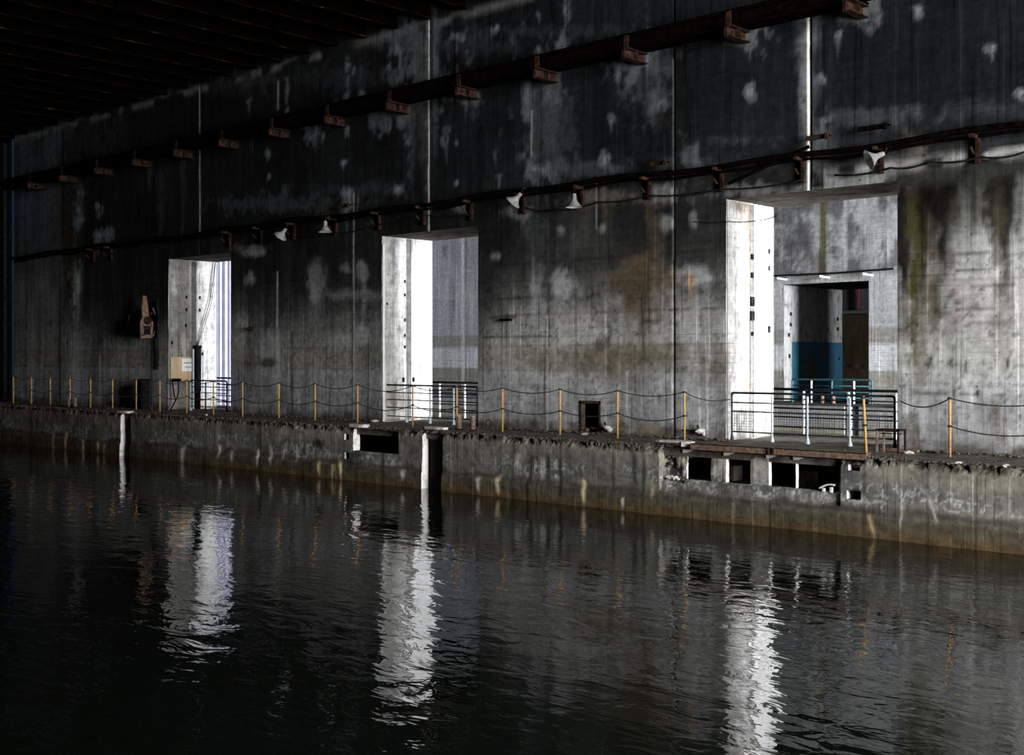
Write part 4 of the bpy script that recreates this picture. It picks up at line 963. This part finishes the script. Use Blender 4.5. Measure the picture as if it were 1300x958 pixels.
# ------------------------------------------------------------------ neighbouring pen
Y2, T2 = 40.0, 4.6
DF = (xat(995,Y2), xat(1103,Y2)); DFT = 4.40
def far_colour(X, Z):
    p = Paint(X, Z, Y2, (.40,.405,.41))
    p.c *= (.8+.4*fbm(X*.5, Z*.6, 4))[...,None]; p.c *= (.8+.4*fbm(X*2.5, Z*.3, 4))[...,None]
    p.mul((.66,.63,.56), ((Z > 2.1) & (Z < 2.68))*.85); p.mul((1.4,1.42,1.45), ((Z > 1.15) & (Z < 2.1))*.9); p.mul((.68,.64,.54), (Z < 1.15)*.9)
    p.mul((.95,.96,1.04), (p.px < 620)*(Z > 2.68)*.9)
    dark = sstep(.5,.62, fbm(X*1.6+4, Z*1.1, 5))*(p.py < 350)*(p.px > 940); p.mix((.09,.09,.10), dark*.8)
    for x,y,rx,ry,a in [(1008,300,22,34,.6),(1000,275,16,12,.6),(1025,330,16,16,.4),(1070,275,16,22,.45),(1120,270,14,18,.3),(1090,335,25,12,.4),(1075,300,22,8,.3)]:
        p.blob(x,y,rx,ry,(.07,.07,.075),a,hard=2.4,rough=1.8)
    m = (abs(p.px-1044.5) < 4.2)*(p.py < 349); p.mix((.085,.080,.035), m*.95)
    p.blob(1038,338,7,10,(.06,.05,.04),.8)
    p.vline(1037,255,350,2,(.55,.55,.5),.5); p.vline(1074,255,345,1.5,(.6,.6,.6),.5)
    p.vline(588,200,540,1.5,(.85,.85,.85),.95); p.vline(590.5,200,540,1.3,(.08,.08,.08),.7)
    p.mix((.55,.55,.52), sstep(.14,0,np.abs(Z-4.62))*.5)
    for x,y0,y1,w in [(1010,300,345,10),(1026,300,345,6),(1095,300,345,5),(1000,300,345,5),(565,310,340,2),(575,350,440,2)]: p.drip(x,y0,y1,w,(.08,.08,.08),.6)
    return np.clip(p.c, .01, .8)
fx = lines(-70, 8, .12, [DF[0], DF[1]], -14, 1.0); fz = lines(-.1, ZT, .12, [0.0, DFT, 2.2])
far = grid_wall('wall_far', fx, fz, Y2, T2, [(DF[0],DF[1],-.2,DFT)], far_colour, mats=[M_wall, M_void, M_void], kind='structure')
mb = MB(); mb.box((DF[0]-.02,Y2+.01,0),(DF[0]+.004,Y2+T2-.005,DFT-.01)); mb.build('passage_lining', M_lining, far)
# blue dado in the deep passage
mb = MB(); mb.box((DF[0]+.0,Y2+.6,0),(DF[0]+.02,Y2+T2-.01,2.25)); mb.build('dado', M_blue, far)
mb = MB(); mb.box((DF[0]+.02,Y2+1.6,.6),(DF[0]+.03,Y2+2.5,1.55)); mb.build('patch', M_rubble, far)
mb = MB()
for y_, z_ in ((.5,3.3),(.5,2.9),(4.2,3.2),(4.2,2.8),(.4,1.7),(4.3,1.6),(.35,2.5)): mb.box((DF[0],Y2+y_-.06,z_-.07),(DF[0]+.03,Y2+y_+.06,z_+.07))
mb.build('hole_block', M_black, far)  # black blocks in place of shaded holes
# far quay of the second pen
def fq_colour(X, Z):
    p = Paint(X, Z, 38.0, (.36,.35,.33)); p.c *= (.7+.6*fbm(X*1.2, Z*1.5, 4))[...,None]
    p.mix((.30,.27,.13), sstep(-.85,-.98,Z)*.7); p.mix((.10,.10,.09), sstep(.05,-.02,Z)*sstep(-.16,-.05,Z)*.7)
    return np.clip(p.c,.01,.8)
h4 = (xat(1072,38), xat(1078,38), -1.7, -.05); h5 = (xat(1081,38), xat(1090,38), -1.7, -.05)
fx = lines(-70, 8, .12, [h4[0],h4[1],h5[0],h5[1]], -14, 1.0); fz = lines(-1.7, 0, .1, [-.05])
grid_wall('quay_far', fx, fz, 38.0, .3, [h4,h5], fq_colour, mats=[M_quay, M_white, M_void], kind='structure')
mb = MB(); mb.box((-70,38.3,-1.8),(8,38.6,-.1)); mb.box((-70,38.3,-.3),(8,48.0,-.02)); mb.build('quay_deck_far', M_fardeck, kind='structure')
mb = MB(); mb.box((-46.5,YW+TW+1.2,-1.8),(8,YW+TW+1.4,-.1)); mb.build('trim_2', M_deck, kind='structure')
mb = MB(); mb.box((-46.5,21.6,ZT),(30,46,ZT+.4)); mb.build('ceiling_far', M_ceil, kind='structure')
# pale ribbed gate closing the end of the second pen
t = empty('ribbed_gate', (-46.4, 30, ZW), label='white and lavender ribbed gate seen through the left doorway', cat='gate')
mb = MB(); mb.box((-.1,-6.4,-.5),(0,8.0,8.5)); mb.build('sheet', M_sheetw, t)
k = 0
for y_, w in [(0.05,.06),(.17,.05),(.36,.13),(.66,.08),(.82,.06)] + [(1.2+.5*i, .16) for i in range(12)] + [(-.4-.5*i, .16) for i in range(11)]:
    mb = MB(); mb.box((0,y_,.1),(.035,y_+w,8.4)); mb.build('rib', M_lav, t)
# cable and small tube lights over the far doorway
mb = MB(); mb.tube([at(981,350,Y2-.08), at(1060,346.5,Y2-.08), at(1134,341,Y2-.08)], .035, 8); rebase(mb.build('far_conduit', M_black, label='dark conduit above the far doorway', cat='pipe'))
for px_, py_, lab in ((993,354,'left small white tube lamp over the far doorway'),(1047,351.5,'middle small white tube lamp over the far doorway'),(1102,348.5,'right small white tube lamp over the far doorway')):
    p_ = at(px_,py_,Y2-.25); t = empty('tube_lamp', p_, label=lab, cat='lamp', group='tube lamps over the far doorway')
    mb = MB(); mb.tube([(-.16,-.1,.03),(.16,.1,-.03)], .045, 8); mb.build('tube', M_sheetw, t)
    mb = MB(); mb.box((-.05,0,.03),(.05,.25,.07)); mb.build('holder', M_darksteel, t)

# third pen behind the deep passage
def third_colour(X, Z):
    p = Paint(X, Z, 62.0, (.26,.265,.27)); p.c *= (.8+.4*fbm(X*.6, Z*.6, 4))[...,None]; return np.clip(p.c,.01,.8)
grid_wall('wall_third', lines(-60,0,.5,[]), lines(-1.5,ZT,.4,[]), 62.0, .5, [], third_colour, mats=[M_wall, M_reveal, M_void], kind='structure')
xa, xb = xat(1071,61.9)-.1, xat(1104,61.9)+3
t = empty('brown_shutter', ((xa+xb)/2, 61.9, -.9), label='tall brown shutter in the distance beyond the blue passage', cat='shutter')
w = (xb-xa)/2
mb = MB(); mb.box((-w,-.1,0),(w,.05,4.95)); mb.build('panel', M_brown, t)
mb = MB(); mb.box((-w,-.13,1.9),(w,-.1,2.2)); mb.build('pale_band', M_deck, t)
mb = MB(); mb.tube([(-w-2,-.25,5.1),(w,-.25,5.1)], .09, 8); mb.build('head_pipe', M_galv, t)
mb = MB(); xx = xat(1085.5,61.6); mb.tube([(xx,61.93,4.3),(xx,61.93,5.9)], .05, 8); rebase(mb.build('red_pipe', noisy('red_pipe_paint', (.16,.02,.03), (.25,.04,.05), 5), label='thin dark red vertical pipe above the brown shutter', cat='pipe'))
mb = MB(); mb.box((-60,46,ZT),(30,63,ZT+.4)); mb.build('ceiling_third', M_ceil, kind='structure')
mb = MB(); mb.box((-60,48,-1.6),(8,62,-1.4)); mb.build('floor_third', M_fardeck, kind='structure')

# ------------------------------------------------------------------ light: daylight entering through the mouths of the pens
def mouth(name, x, yc, w, zc, h, power, col=(1,.98,.95)):
    L = bpy.data.lights.new(name, 'AREA'); L.shape = 'RECTANGLE'; L.size = w; L.size_y = h; L.energy = power; L.color = col
    o = bpy.data.objects.new(name, L); COL.objects.link(o); o.location = (x, yc, zc)
    o.rotation_euler = Vector((-1,0,0)).to_track_quat('-Z','Z').to_euler()
    return o
mouth('daylight_pen_mouth', 14.5, 9.2, 16, 2.6, 7.6, 25000)
mouth('daylight_second_mouth', 18, 32.0, 11.5, 3.5, 9.0, 85000, (.97,.98,1))
mouth('daylight_third_mouth', 22, 55, 12.0, 4, 9.0, 20000, (.97,.98,1))

w = bpy.data.worlds.new('overcast'); scene.world = w; w.use_nodes = True
w.node_tree.nodes['Background'].inputs[0].default_value = (.10,.24,.55,1); w.node_tree.nodes['Background'].inputs[1].default_value = .07

# ------------------------------------------------------------------ camera
cd = bpy.data.cameras.new('camera'); cam = bpy.data.objects.new('camera', cd); COL.objects.link(cam)
cam.location = (0,0,EYE); cam.rotation_euler = (PI/2, 0, TH)
cd.sensor_width = 36; cd.lens = F/1300*36; cd.shift_y = -(479-HY)/1300; cd.clip_end = 300
scene.camera = cam
vs = scene.view_settings
vs.view_transform = 'Standard'; vs.look = 'None'; vs.gamma = 1; vs.exposure = -.12; vs.use_curve_mapping = False
